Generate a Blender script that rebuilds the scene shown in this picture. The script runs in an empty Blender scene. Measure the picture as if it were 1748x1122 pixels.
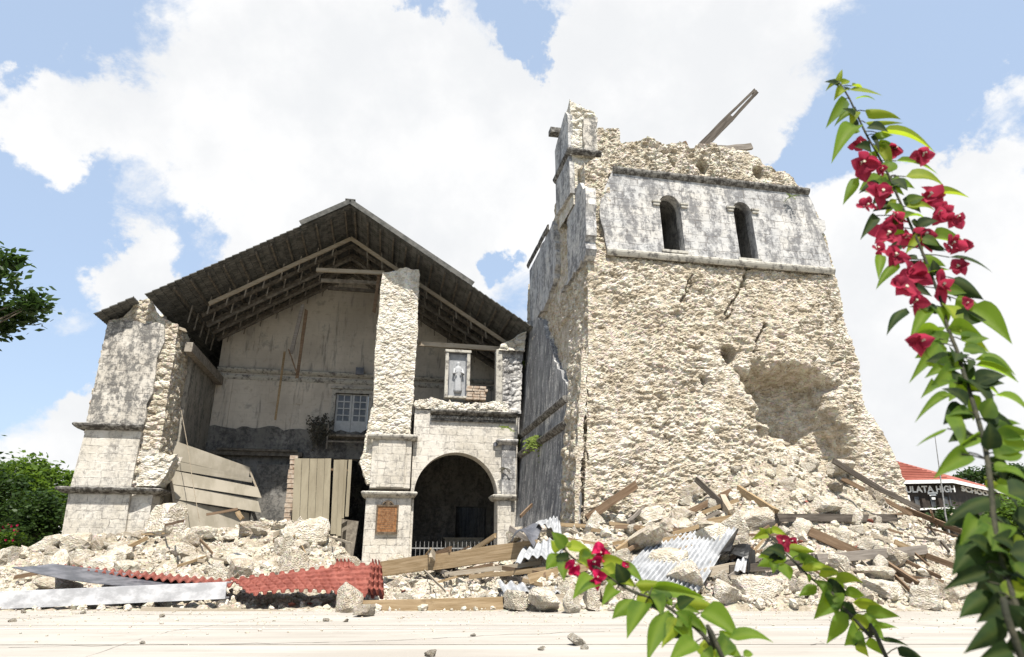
import bpy, bmesh, math, random
import numpy as np
from mathutils import Vector, Matrix
from mathutils.geometry import tessellate_polygon

scene = bpy.context.scene
col = scene.collection
R = math.radians
rng = np.random.default_rng(7)
random.seed(7)

# ------------------------------------------------------------------ camera
TH, HC, FPX = R(19.08), 1.6, 1110.0
cam_d = bpy.data.cameras.new('camera')
cam = bpy.data.objects.new('camera', cam_d); col.objects.link(cam)
cam_d.sensor_fit = 'HORIZONTAL'; cam_d.sensor_width = 36.0
cam_d.lens = FPX * 36.0 / 1748.0
cam_d.clip_start = 0.05; cam_d.clip_end = 3000
cam.location = (0, 0, HC); cam.rotation_euler = (R(90) + TH, 0, 0)
cam_d.dof.use_dof = True; cam_d.dof.focus_distance = 30.0; cam_d.dof.aperture_fstop = 7.1
scene.camera = cam
scene.view_settings.view_transform = 'Standard'; scene.view_settings.look = 'None'
scene.view_settings.exposure = 1.08; scene.view_settings.gamma = 1.0
scene.view_settings.use_curve_mapping = False
scene.cycles.use_denoising = True
scene.cycles.max_bounces = 8

def ray(px, py):
    r = (px - 874.0) / FPX; u = (561.0 - py) / FPX
    return r, math.cos(TH) - u * math.sin(TH), math.sin(TH) + u * math.cos(TH)

# ------------------------------------------------------------------ sun + sky
SUN_EL, SUN_AZ = R(62), R(14)            # azimuth measured from behind the camera towards the right
sdir = Vector((math.sin(SUN_AZ) * math.cos(SUN_EL), -math.cos(SUN_AZ) * math.cos(SUN_EL), math.sin(SUN_EL)))
sun_d = bpy.data.lights.new('sun', 'SUN'); sun_d.energy = 4.2; sun_d.angle = R(0.5); sun_d.color = (1.0, 0.95, 0.87)
sun = bpy.data.objects.new('sun', sun_d); col.objects.link(sun)
sun.rotation_euler = sdir.to_track_quat('Z', 'Y').to_euler(); sun.location = (10, -20, 60)

class NT:
    def __init__(s, tree): s.t = tree
    def n(s, typ, ins=None, **props):
        nd = s.t.nodes.new(typ)
        for k, v in props.items(): setattr(nd, k, v)
        for k, v in (ins or {}).items():
            if isinstance(v, bpy.types.NodeSocket): s.t.links.new(v, nd.inputs[k])
            else: nd.inputs[k].default_value = v
        return nd
    def m(s, op, a, b=0.0, c=None, clamp=False):
        ins = {0: a, 1: b}
        if c is not None: ins[2] = c
        return s.n('ShaderNodeMath', ins, operation=op, use_clamp=clamp).outputs[0]
    def vm(s, op, a, b):
        nd = s.n('ShaderNodeVectorMath', {0: a, 1: b}, operation=op)
        return nd.outputs['Value'] if op in ('DISTANCE', 'DOT_PRODUCT', 'LENGTH') else nd.outputs[0]
    def noise(s, vec, scale, detail=6.0, rough=0.6, dist=0.0, color=False):
        nd = s.n('ShaderNodeTexNoise', {'Vector': vec, 'Scale': scale, 'Detail': detail, 'Roughness': rough, 'Distortion': dist})
        return nd.outputs['Color' if color else 0]
    def scale(s, vec, sc): return s.n('ShaderNodeVectorMath', {0: vec, 1: sc}, operation='MULTIPLY').outputs[0]
    def rr(s, f, a, b, lo=0.0, hi=1.0, smooth=True):
        return s.n('ShaderNodeMapRange', {'Value': f, 'From Min': a, 'From Max': b, 'To Min': lo, 'To Max': hi},
                   interpolation_type='SMOOTHSTEP' if smooth else 'LINEAR').outputs[0]
    def mix(s, f, a, b, blend='MIX'):
        nd = s.t.nodes.new('ShaderNodeMix'); nd.data_type = 'RGBA'; nd.blend_type = blend
        for i, v in ((0, f), (6, a), (7, b)):
            if isinstance(v, bpy.types.NodeSocket): s.t.links.new(v, nd.inputs[i])
            else: nd.inputs[i].default_value = v if i == 0 else (tuple(v) + (1,) if len(v) == 3 else v)
        return nd.outputs[2]

world = bpy.data.worlds.new('World'); scene.world = world; world.use_nodes = True
W_ = NT(world.node_tree); world.node_tree.nodes.clear()
sky = W_.n('ShaderNodeTexSky', sky_type='NISHITA', sun_disc=False, sun_elevation=SUN_EL,
           sun_rotation=math.pi - SUN_AZ, air_density=1.0, dust_density=1.6, ozone_density=1.2)
SKY_STRENGTH, CLOUD_V = 0.12, 0.47
geo = W_.n('ShaderNodeTexCoord')
dirv = geo.outputs['Generated']
w1 = W_.noise(dirv, 7.0, 5, 0.6, 0.0, True)
w2 = W_.noise(dirv, 26.0, 6, 0.65, 0.0, True)
wv = W_.vm('ADD', dirv, W_.scale(W_.vm('SUBTRACT', w1, (.5, .5, .5)), (.13, .13, .13)))
wv = W_.vm('ADD', wv, W_.scale(W_.vm('SUBTRACT', w2, (.5, .5, .5)), (.07, .07, .07)))
# cloud banks (+) and clear patches (-): pixel of the photograph gives the compass direction, radius in radians
BL = [(560, 180, .34, 1.3), (330, 120, .17, 1.0), (760, 330, .30, 1.2), (420, 330, .15, 1.0), (200, 200, .09, .9), (115, 165, .085, 1.3), (165, 260, .09, 1.0),
      (15, 185, .075, 2.3), (100, 280, .06, .8), (50, 262, .075, 1.5), (170, 430, .11, 1.6), (240, 470, .08, 1.0), (95, 572, .055, 1.3), (60, 765, .10, 1.8), (165, 690, .065, 1.5),
      (1120, 130, .26, 1.2), (1330, 60, .17, 1.0), (1020, 230, .2, 1.0), (1480, 480, .26, 1.3), (1640, 420, .2, 1.3), (1600, 620, .25, 1.2), (1730, 620, .3, 1.2), (1720, 170, .05, 1.1),
      (1680, 280, .06, 1.0), (1230, 230, .10, .7), (1400, 640, .2, 1.0), (1560, 800, .3, 1.2), (250, 560, .12, .8), (1740, 130, .05, .9),
      (60, 50, .26, -1.2), (120, 350, .09, -.9), (340, 400, .065, -1.0), (60, 440, .10, -1.1), (60, 660, .12, -1.0), (150, 610, .07, -.7), (900, 40, .055, -1.9), (930, 110, .04, -1.6), (850, 0, .05, -1.0), (700, -10, .05, -1.4), (985, 150, .05, -.6),
      (1600, 110, .22, -1.25), (1380, 250, .08, -1.5), (1330, 290, .05, -.9), (1300, 180, .05, -.5), (860, 470, .045, -2.2), (1730, 300, .05, -1.4), (1500, 220, .10, -.6), (1060, 130, .035, -.6), (-200, 400, .4, -.8), (150, 345, .05, -.6)]
fld = None
for (px, py, rad, wt) in BL:
    d = Vector(ray(px, py)).normalized()
    g = W_.rr(W_.vm('DISTANCE', wv, tuple(d)), rad, rad * .25, 0.0, wt)
    fld = g if fld is None else W_.m('ADD', fld, g)
wisp = W_.noise(W_.scale(dirv, (1, 1, 1.6)), 9.0, 8, 0.68, .4)
fld = W_.m('ADD', fld, W_.m('MULTIPLY', W_.m('SUBTRACT', wisp, .5), 2.6))
mask = W_.rr(fld, -.12, .85)
shade = W_.noise(dirv, 5.0, 6, .6)
cl = W_.mix(W_.rr(shade, .35, .7), (.90 * CLOUD_V, .915 * CLOUD_V, .935 * CLOUD_V), (1.05 * CLOUD_V, 1.05 * CLOUD_V, 1.05 * CLOUD_V))
skyc = W_.n('ShaderNodeVectorMath', {0: sky.outputs[0], 1: (SKY_STRENGTH,) * 3}, operation='MULTIPLY').outputs[0]
# thin summer haze over the blue
skyc = W_.mix(.70, skyc, (.265, .33, .425))
fin = W_.mix(mask, skyc, cl)
bg = W_.n('ShaderNodeBackground', {'Color': fin, 'Strength': 1.0})
W_.t.links.new(bg.outputs[0], W_.n('ShaderNodeOutputWorld').inputs[0])

# ------------------------------------------------------------------ tagging + mesh helpers
def tag(o, label=None, cat=None, group=None, kind=None):
    if label: o['label'] = label
    if cat: o['category'] = cat
    if group: o['group'] = group
    if kind: o['kind'] = kind
    return o
def empty(name, loc=(0, 0, 0), rz=0.0):
    o = bpy.data.objects.new(name, None); col.objects.link(o)
    o.location = loc; o.rotation_euler = (0, 0, rz); o.empty_display_size = .3
    return o
def link(name, me, m=None, parent=None):
    o = bpy.data.objects.new(name, me); col.objects.link(o)
    if m is not None: me.materials.append(m)
    if parent is not None: o.parent = parent
    return o
def np_mesh(name, V, F, m=None, parent=None, smooth=False):
    V = np.asarray(V, dtype=np.float32); F = np.asarray(F, dtype=np.int32); k = F.shape[1]
    me = bpy.data.meshes.new(name)
    me.vertices.add(len(V)); me.vertices.foreach_set('co', V.ravel())
    me.loops.add(F.size); me.loops.foreach_set('vertex_index', F.ravel())
    me.polygons.add(len(F)); me.polygons.foreach_set('loop_start', np.arange(0, F.size, k, dtype=np.int32))
    me.update(calc_edges=True); me.validate()
    me.polygons.foreach_set('use_smooth', np.full(len(me.polygons), bool(smooth)))
    return link(name, me, m, parent)

class MB:
    def __init__(s): s.v = []; s.f = []
    def add(s, vs, fs):
        b = len(s.v); s.v += [tuple(p) for p in vs]; s.f += [tuple(i + b for i in f) for f in fs]; return s
    def box(s, x0, x1, y0, y1, z0, z1):
        return s.add([(x0, y0, z0), (x1, y0, z0), (x1, y1, z0), (x0, y1, z0), (x0, y0, z1), (x1, y0, z1), (x1, y1, z1), (x0, y1, z1)],
                     [(0, 3, 2, 1), (4, 5, 6, 7), (0, 1, 5, 4), (1, 2, 6, 5), (2, 3, 7, 6), (3, 0, 4, 7)])
    def bar(s, a, b, w, h, up=(0, 0, 1), n=1, wob=0.0):
        """a beam with rectangular section from a to b"""
        a, b = Vector(a), Vector(b); d = (b - a).normalized(); up = Vector(up)
        if abs(d.dot(up)) > .97: up = Vector((0, 1, 0)) if abs(d.y) < .9 else Vector((1, 0, 0))
        sd = d.cross(up).normalized(); u2 = sd.cross(d).normalized()
        vs = []; fs = []
        for i in range(n + 1):
            c = a.lerp(b, i / n) + (sd * random.uniform(-wob, wob) + u2 * random.uniform(-wob, wob) if 0 < i < n else Vector())
            e = 1 + (random.uniform(-.12, .12) if wob else 0)
            vs += [c - sd * w / 2 * e - u2 * h / 2, c + sd * w / 2 * e - u2 * h / 2, c + sd * w / 2 * e + u2 * h / 2, c - sd * w / 2 * e + u2 * h / 2]
            if wob and i in (0, n):
                for k in range(4): vs[-1 - k] = vs[-1 - k] + d * random.uniform(-.6, .6) * w
        for i in range(n):
            for k in range(4): fs.append((i * 4 + k, i * 4 + (k + 1) % 4, i * 4 + 4 + (k + 1) % 4, i * 4 + 4 + k))
        fs += [(3, 2, 1, 0), (n * 4, n * 4 + 1, n * 4 + 2, n * 4 + 3)]
        return s.add(vs, fs)
    def tube(s, pts, rad, n=7, cap=True):
        pts = [Vector(p) for p in pts]; N = len(pts)
        rs = rad if isinstance(rad, (list, tuple)) else [rad] * N
        vs = []; fs = []; prev = None
        for i, p in enumerate(pts):
            t = (pts[min(i + 1, N - 1)] - pts[max(i - 1, 0)]).normalized()
            if prev is None: prev = t.orthogonal().normalized()
            a = (prev - t * prev.dot(t)).normalized(); prev = a; b = t.cross(a)
            for k in range(n):
                an = 2 * math.pi * k / n; vs.append(p + (a * math.cos(an) + b * math.sin(an)) * rs[i])
        for i in range(N - 1):
            for k in range(n): fs.append((i * n + k, i * n + (k + 1) % n, (i + 1) * n + (k + 1) % n, (i + 1) * n + k))
        if cap: fs += [tuple(range(n - 1, -1, -1)), tuple((N - 1) * n + k for k in range(n))]
        return s.add(vs, fs)
    def prism(s, poly, f3, th, holes=()):
        """outline (2-D) with holes, mapped by f3(a, b) to 3-D, thickened along the vector th"""
        loops = [list(poly)] + [list(h) for h in holes]
        tri = tessellate_polygon([[Vector((a, b, 0)) for a, b in L] for L in loops])
        flat = [p for L in loops for p in L]; n = len(flat); th = Vector(th)
        vs = [Vector(f3(a, b)) for a, b in flat]; vs = vs + [v + th for v in vs]
        fs = []
        for t in tri:
            fs.append((t[0], t[1], t[2])); fs.append((t[2] + n, t[1] + n, t[0] + n))
        k = 0
        for L in loops:
            m = len(L)
            for i in range(m):
                a, b = k + i, k + (i + 1) % m; fs.append((a, b, b + n, a + n))
            k += m
        return s.add(vs, fs)
    def mold(s, pts, z, prof):
        """moulding: profile [(out, dz)...] swept along a plan polyline; outward is to the right of the path"""
        P = [Vector((p[0], p[1])) for p in pts]; N = len(P); vs = []; fs = []; m = len(prof)
        for i in range(N):
            ds = []
            if i > 0: ds.append((P[i] - P[i - 1]).normalized())
            if i < N - 1: ds.append((P[i + 1] - P[i]).normalized())
            ns = [Vector((d.y, -d.x)) for d in ds]; nn = sum(ns, Vector((0, 0))); nn = nn / max(nn.dot(ns[0]), .3)
            for o, dz in prof: q = P[i] + nn * o; vs.append((q.x, q.y, z + dz))
        for i in range(N - 1):
            for k in range(m): fs.append((i * m + k, (i + 1) * m + k, (i + 1) * m + (k + 1) % m, i * m + (k + 1) % m))
        fs += [tuple(range(m)), tuple((N - 1) * m + k for k in range(m - 1, -1, -1))]
        return s.add(vs, fs)
    def build(s, name, m, parent=None, smooth=False, bevel=0.0):
        me = bpy.data.meshes.new(name); me.from_pydata(s.v, [], s.f)
        bm = bmesh.new(); bm.from_mesh(me); bmesh.ops.recalc_face_normals(bm, faces=bm.faces)
        if bevel: bmesh.ops.bevel(bm, geom=[e for e in bm.edges if e.is_manifold and e.calc_face_angle(0) > .6], offset=bevel, segments=1, affect='EDGES')
        bm.to_mesh(me); bm.free(); me.update()
        if smooth:
            for p in me.polygons: p.use_smooth = True
        return link(name, me, m, parent)

PROF = [(0, 0), (.10, .02), (.22, .10), (.30, .18), (.32, .26), (.24, .32), (0, .34)]
def prof(k, h=1.0): return [(o * k, d * h) for o, d in PROF]

# ---- numpy noise
def _h(ix, iy, iz, s=0):
    n = (ix.astype(np.int64) * 374761393 + iy.astype(np.int64) * 668265263 + iz.astype(np.int64) * 2147483647 + s * 974634777) & 0xffffffff
    n = ((n ^ (n >> 13)) * 1274126177) & 0xffffffff
    n = ((n ^ (n >> 16)) * 2246822519) & 0xffffffff
    return ((n ^ (n >> 15)) & 0xffffff) / float(0xffffff)
def vnoise(P, s=0):
    I = np.floor(P).astype(np.int64); f = P - I; f = f * f * (3 - 2 * f); r = 0
    for a in (0, 1):
        for b in (0, 1):
            for c in (0, 1):
                w = (f[:, 0] if a else 1 - f[:, 0]) * (f[:, 1] if b else 1 - f[:, 1]) * (f[:, 2] if c else 1 - f[:, 2])
                r = r + w * _h(I[:, 0] + a, I[:, 1] + b, I[:, 2] + c, s)
    return r - .5
def fbm(P, o=4, s=0, g=.5):
    r = 0; a = 1.0
    for i in range(o): r = r + a * vnoise(P * (2 ** i), s + i * 17); a *= g
    return r
def voro(P, s=0):
    I = np.floor(P).astype(np.int64); f1 = np.full(len(P), 9.0); f2 = f1.copy(); cr = np.zeros(len(P))
    for a in (-1, 0, 1):
        for b in (-1, 0, 1):
            for c in (-1, 0, 1):
                x, y, z = I[:, 0] + a, I[:, 1] + b, I[:, 2] + c
                d = np.sqrt((x + .1 + .8 * _h(x, y, z, s) - P[:, 0]) ** 2 + (y + .1 + .8 * _h(x, y, z, s + 1) - P[:, 1]) ** 2 + (z + .1 + .8 * _h(x, y, z, s + 2) - P[:, 2]) ** 2)
                cl = d < f1
                f2 = np.where(cl, f1, np.minimum(f2, d)); cr = np.where(cl, _h(x, y, z, s + 3), cr); f1 = np.where(cl, d, f1)
    return f1, f2, cr
def sstep(a, b, x): t = np.clip((x - a) / (b - a), 0, 1); return t * t * (3 - 2 * t)
def stones(P, size=.4, amp=.12, s=0):
    """relief of rubble masonry: bulging stones of uneven depth with open joints"""
    Q = P / size * np.array([.75, .75, 1.25]) + .35 * np.stack([vnoise(P * 2.3, 91), vnoise(P * 2.3, 92), vnoise(P * 2.3, 93)], 1)
    f1, f2, cr = voro(Q, s)
    return amp * (.9 * (cr - .5) + .8 * sstep(0, .35, f2 - f1) - .5) + amp * .55 * fbm(P * 5.0, 3, s + 5)

def poly_dist(px, py, poly):
    """signed distance to a closed outline, positive inside"""
    d = np.full(px.shape, 1e9); ins = np.zeros(px.shape, bool); n = len(poly)
    for i in range(n):
        (x0, y0), (x1, y1) = poly[i], poly[(i + 1) % n]
        ex, ey = x1 - x0, y1 - y0; t = np.clip(((px - x0) * ex + (py - y0) * ey) / (ex * ex + ey * ey + 1e-12), 0, 1)
        d = np.minimum(d, np.hypot(px - x0 - t * ex, py - y0 - t * ey))
        c = ((y0 > py) != (y1 > py)) & (px < ex * (py - y0) / (ey if abs(ey) > 1e-9 else 1e-9) + x0)
        ins ^= c
    return np.where(ins, d, -d)

def loft(name, cz, corners, z0, ztop, du, dz, disp, m, parent, ncap=6, capz=None, caprough=.25):
    """broken masonry: four-cornered plan (u, v tables over height cz), uneven top, displaced outward"""
    C = np.array(corners, float)                     # (nz, 4, 2)
    L = [np.linalg.norm(C[0, (i + 1) % 4] - C[0, i]) for i in range(4)]
    side = []; fr = []
    for i in range(4):
        n = max(2, int(L[i] / du))
        side += [i] * n; fr += list(np.arange(n) / n)
    side = np.array(side); fr = np.array(fr); N = len(side)
    zt = ztop(side, fr); nz = max(3, int((zt.max() - z0) / dz))
    T = np.linspace(0, 1, nz + 1)
    Z = z0 + T[:, None] * (zt[None, :] - z0)
    def corner(i, k): return np.stack([np.interp(Z, cz, C[:, j, k]) for j in range(4)])
    CU, CV = corner(0, 0), corner(0, 1)
    A = np.take_along_axis(CU, np.broadcast_to(side, Z.shape)[None], 0)[0]; B = np.take_along_axis(CU, np.broadcast_to((side + 1) % 4, Z.shape)[None], 0)[0]
    A2 = np.take_along_axis(CV, np.broadcast_to(side, Z.shape)[None], 0)[0]; B2 = np.take_along_axis(CV, np.broadcast_to((side + 1) % 4, Z.shape)[None], 0)[0]
    U = A + (B - A) * fr; V = A2 + (B2 - A2) * fr
    nrm = np.zeros((4, 2))
    for i in range(4):
        d = C[0, (i + 1) % 4] - C[0, i]; nrm[i] = np.array([d[1], -d[0]]) / np.linalg.norm(d)
    sl = np.array(L)[side]; dist0 = fr * sl; dist1 = (1 - fr) * sl
    w0 = np.clip(.5 - dist0 / .8, 0, .5); w1 = np.clip(.5 - dist1 / .8, 0, .5)
    Nn = nrm[side] * (1 - w0 - w1)[:, None] + nrm[(side - 1) % 4] * w0[:, None] + nrm[(side + 1) % 4] * w1[:, None]
    D = disp(U.ravel(), V.ravel(), Z.ravel(), np.broadcast_to(side, Z.shape).ravel()).reshape(Z.shape)
    U = U + Nn[:, 0] * D; V = V + Nn[:, 1] * D
    rows = [np.stack([U, V, Z], -1)]
    cu, cv = U[-1].mean(), V[-1].mean(); cz_ = Z[-1].mean() if capz is None else capz
    for k in range(1, ncap + 1):
        t = k / ncap * .985
        P = np.stack([U[-1] + (cu - U[-1]) * t, V[-1] + (cv - V[-1]) * t, Z[-1] + (cz_ - Z[-1]) * t], -1)
        P[:, 2] += caprough * (fbm(P * 1.7, 4, 40)) * 2 + stones(P, .5, caprough * .6, 3)
        rows.append(P[None])
    G = np.concatenate(rows, 0); M = G.shape[0]
    i, j = np.meshgrid(np.arange(M - 1), np.arange(N), indexing='ij'); j2 = (j + 1) % N
    F = np.stack([i * N + j, i * N + j2, (i + 1) * N + j2, (i + 1) * N + j], -1).reshape(-1, 4)
    return np_mesh(name, G.reshape(-1, 3), F, m, parent, smooth=False)

def jag(poly, step=.4, amp=.08, seed=1, skip=()):
    r = random.Random(seed); out = []; n = len(poly)
    for i in range(n):
        (x0, y0), (x1, y1) = poly[i], poly[(i + 1) % n]
        L = math.hypot(x1 - x0, y1 - y0); k = 1 if i in skip else max(1, int(L / step))
        out.append((x0, y0))
        for q in range(1, k):
            t = (q + r.uniform(-.3, .3)) / k; o = r.uniform(-amp, amp)
            out.append((x0 + (x1 - x0) * t - (y1 - y0) / L * o, y0 + (y1 - y0) * t + (x1 - x0) / L * o))
    return out

# ------------------------------------------------------------------ materials
def mat(name, build, rough=.85, spec=.25):
    m = bpy.data.materials.new(name); m.use_nodes = True; t = m.node_tree; t.nodes.clear(); N = NT(t)
    tc = N.n('ShaderNodeTexCoord'); N.obj = tc.outputs['Object']; N.gen = tc.outputs['Generated']
    b = N.n('ShaderNodeBsdfPrincipled', {'Roughness': rough, 'Specular IOR Level': spec})
    out = N.n('ShaderNodeOutputMaterial'); sh = b.outputs[0]
    r = build(N, b)
    if isinstance(r, bpy.types.NodeSocket): sh = r
    t.links.new(sh, out.inputs[0]); return m
def setc(N, b, c):
    if isinstance(c, bpy.types.NodeSocket): N.t.links.new(c, b.inputs['Base Color'])
    else: b.inputs['Base Color'].default_value = tuple(c) + (1,)
def bump(N, b, h, strength=.5, dist=.05):
    bp = N.n('ShaderNodeBump', {'Strength': strength, 'Distance': dist, 'Height': h})
    N.t.links.new(bp.outputs[0], b.inputs['Normal'])
def wallvec(N):
    """(along the wall, height) for walls facing either local axis"""
    g = N.n('ShaderNodeNewGeometry'); nx = N.n('ShaderNodeSeparateXYZ', {0: g.outputs['Normal']}).outputs
    s = N.m('GREATER_THAN', N.m('ABSOLUTE', nx[0]), .7)
    o = N.n('ShaderNodeSeparateXYZ', {0: N.obj}).outputs
    a = N.m('ADD', N.m('MULTIPLY', o[0], N.m('SUBTRACT', 1.0, s)), N.m('MULTIPLY', o[1], s))
    return N.n('ShaderNodeCombineXYZ', {0: a, 1: o[2], 2: 0.0}).outputs[0]

def m_rubble(name, lo, mid, hi, dirt=(.20, .15, .09), rnd=False):
    lo, mid, hi, dirt = [tuple(x * KA for x in c) for c in (lo, mid, hi, dirt)]
    def f(N, b):
        v = N.obj
        if rnd:
            oi = N.n('ShaderNodeObjectInfo'); v = N.vm('ADD', v, N.n('ShaderNodeCombineXYZ', {0: N.m('MULTIPLY', oi.outputs['Random'], 57.0), 1: 3.0, 2: 0.0}).outputs[0])
        big = N.noise(v, .42, 6, .65); medn = N.noise(v, 2.4, 6, .68); fine = N.noise(v, 10.0, 6, .72)
        c = N.mix(N.rr(big, .38, .60), mid, hi); c = N.mix(N.rr(N.noise(v, .8, 6, .7), .50, .66, 0, .8), c, tuple(x * .85 for x in lo)); c = N.mix(N.rr(N.noise(v, .22, 5, .7), .50, .64, 0, .6), c, tuple(x * 1.05 for x in lo)); c = N.mix(N.rr(medn, .58, .40, 0, .8), c, lo)
        if rnd: c = N.mix(N.rr(oi.outputs['Random'], .62, 1.0, 0, .7), c, (lo[0] * .72, lo[1] * .66, lo[2] * .62))
        c = N.mix(N.rr(fine, .46, .34, 0, .8), c, dirt); c = N.mix(N.rr(N.noise(N.scale(v, (1, 1, 2.2)), 7.0, 7, .72), .46, .36, 0, .8), c, dirt)
        vo = N.n('ShaderNodeTexVoronoi', {'Vector': N.scale(v, (1, 1, 1.5)), 'Scale': 9.0}).outputs
        c = N.mix(N.m('MULTIPLY', N.rr(medn, .4, .6), .35), c, N.mix(.5, hi, vo['Color'], 'SOFT_LIGHT'))
        setc(N, b, c)
        h = N.m('ADD', N.m('MULTIPLY', medn, 1.2), N.m('MULTIPLY', fine, .7)); h = N.m('SUBTRACT', h, N.m('MULTIPLY', vo['Distance'], .6))
        bump(N, b, h, 1.0, .10)
    return mat(name, f, .95, .1)
M = {}
KA = .86                                            # sunlit coral stone reads near white; its real albedo is about .4
M['rubble'] = m_rubble('coral rubble masonry', (.41, .345, .25), (.57, .505, .40), (.735, .68, .575), (.20, .15, .095))
M['rock'] = m_rubble('broken coral stone', (.52, .455, .35), (.66, .60, .49), (.78, .73, .63), (.30, .24, .155), rnd=True)
M['rubble_white'] = m_rubble('white mortar rubble', (.60, .54, .43), (.74, .69, .59), (.82, .79, .71), (.34, .28, .19))
M['heap'] = m_rubble('loose rubble', (.34, .29, .215), (.47, .415, .325), (.62, .565, .47), (.15, .115, .075))

def m_ashlar(name, base, warm, mould, amount, bw=.95, bh=.48, streak=.5, joint=.010):
    base, warm = [tuple(x * KA for x in c) for c in (base, warm)]
    def f(N, b):
        w = wallvec(N); wj = N.vm('ADD', w, N.scale(N.vm('SUBTRACT', N.noise(N.obj, 2.5, 3, .5, 0, True), (.5, .5, .5)), (.24, .15, 0)))
        br = N.n('ShaderNodeTexBrick', {'Vector': wj, 'Color1': (.35, .35, .35, 1), 'Color2': (.8, .8, .8, 1), 'Mortar': (0, 0, 0, 1), 'Scale': 1.0,
                                        'Mortar Size': joint, 'Mortar Smooth': .3, 'Brick Width': bw, 'Row Height': bh}, offset=.45, squash=.72, squash_frequency=3)
        cell = N.n('ShaderNodeSeparateColor', {0: br.outputs[0]}).outputs[0]
        n1 = N.noise(N.obj, .5, 5, .62); n2 = N.noise(N.obj, 4.6, 8, .76); n3 = N.noise(N.scale(N.obj, (1, 1, .35)), 1.5, 8, .76); n4 = N.noise(N.obj, 24.0, 5, .7)
        c = N.mix(N.rr(n1, .38, .62), base, warm); c = N.mix(N.m('MULTIPLY', cell, .35), c, (.50, .44, .36), 'MULTIPLY')
        mk = N.m('ADD', N.m('MULTIPLY', n2, .55), N.m('MULTIPLY', n3, streak)); mk = N.m('ADD', mk, N.m('MULTIPLY_ADD', n4, .16, .25 - .5 * streak))
        mk = N.rr(mk, .69 - .16 * amount - .06, .69 - .16 * amount + .09, 0, .85)
        c = N.mix(mk, c, mould)
        c = N.mix(N.rr(n4, .40, .28, 0, .6), c, (.20, .18, .15))
        jm = N.m('MULTIPLY', br.outputs['Fac'], N.rr(N.noise(N.obj, 1.8, 5, .7), .42, .60, .0, 1.0))
        c = N.mix(N.m('MULTIPLY', jm, .62), c, (.16, .14, .12))
        setc(N, b, c)
        h = N.m('ADD', N.m('MULTIPLY', n2, .8), N.m('MULTIPLY', n4, .45)); h = N.m('SUBTRACT', h, N.m('MULTIPLY', jm, .55)); h = N.m('ADD', h, N.m('MULTIPLY', cell, .25))
        bump(N, b, h, .9, .06)
    return mat(name, f, .92, .12)
M['ashlar_grey'] = m_ashlar('weathered grey ashlar', (.58, .58, .575), (.70, .68, .64), (.13, .13, .135), .56, .80, .40, .75, .020)
M['ashlar_pale'] = m_ashlar('pale coral ashlar', (.66, .62, .54), (.77, .735, .665), (.24, .225, .205), .34, .80, .40, .5, .018)
M['ashlar_black'] = m_ashlar('blackened coral ashlar', (.64, .60, .53), (.72, .68, .61), (.08, .08, .08), .64, .80, .40, .7, .020)
M['ashlar_dim'] = m_ashlar('dark interior ashlar', (.20, .195, .18), (.28, .27, .25), (.05, .05, .05), .5, .9, .45)  # interior and window reveal stone in a darker grey

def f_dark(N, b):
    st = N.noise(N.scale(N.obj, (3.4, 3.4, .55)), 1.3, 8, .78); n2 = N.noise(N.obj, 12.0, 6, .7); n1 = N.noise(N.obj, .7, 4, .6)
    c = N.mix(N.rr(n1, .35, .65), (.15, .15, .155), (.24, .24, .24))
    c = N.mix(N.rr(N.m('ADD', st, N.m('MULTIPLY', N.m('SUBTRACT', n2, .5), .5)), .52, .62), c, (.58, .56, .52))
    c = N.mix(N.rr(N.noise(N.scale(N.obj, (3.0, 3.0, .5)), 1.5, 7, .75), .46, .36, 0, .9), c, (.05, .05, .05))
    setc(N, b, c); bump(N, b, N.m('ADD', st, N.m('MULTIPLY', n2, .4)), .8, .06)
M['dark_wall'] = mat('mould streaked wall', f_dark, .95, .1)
def f_mould(N, b):
    n = N.noise(N.obj, 5.0, 6, .7); setc(N, b, N.mix(N.rr(n, .42, .62), (.06, .055, .05), (.24, .23, .21))); bump(N, b, n, .7, .04)
M['moulding'] = mat('blackened moulding', f_mould, .95, .1)
def f_mould2(N, b):
    n = N.noise(N.obj, 4.0, 6, .7); setc(N, b, N.mix(N.rr(n, .36, .54), (.14, .13, .12), (.42, .40, .35))); bump(N, b, n, .7, .04)
M['moulding_pale'] = mat('pale moulding', f_mould2, .95, .1)
def f_plaster(N, b):
    n1 = N.noise(N.obj, .45, 5, .6); n2 = N.noise(N.obj, 2.2, 8, .72); n3 = N.noise(N.scale(N.obj, (2.0, 2.0, .25)), 1.2, 6, .7)
    w = wallvec(N)
    br = N.n('ShaderNodeTexBrick', {'Vector': w, 'Color1': (.4, .4, .4, 1), 'Color2': (.7, .7, .7, 1), 'Mortar': (0, 0, 0, 1), 'Scale': 1.0, 'Mortar Size': .012, 'Brick Width': 1.6, 'Row Height': .62})
    c = N.mix(N.rr(n1, .36, .64), (.43, .385, .325), (.54, .49, .415))
    c = N.mix(N.rr(n2, .52, .68, 0, .75), c, (.36, .31, .25)); c = N.mix(N.rr(n3, .53, .66, 0, .75), c, (.20, .19, .17)); c = N.mix(N.rr(N.noise(N.obj, .9, 7, .75), .55, .68, 0, .7), c, (.25, .235, .21)); c = N.mix(N.rr(n2, .40, .30, 0, .5), c, (.60, .55, .48))
    c = N.mix(N.m('MULTIPLY', br.outputs['Fac'], .18), c, (.2, .17, .13))
    setc(N, b, c); bump(N, b, n2, .4, .03)
M['side_plaster'] = m_ashlar('stained side wall', (.30, .285, .25), (.40, .375, .32), (.09, .085, .08), .42, 1.3, .6, .8, .006)
M['plaster'] = mat('old beige plaster', f_plaster, .9, .15)

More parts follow.
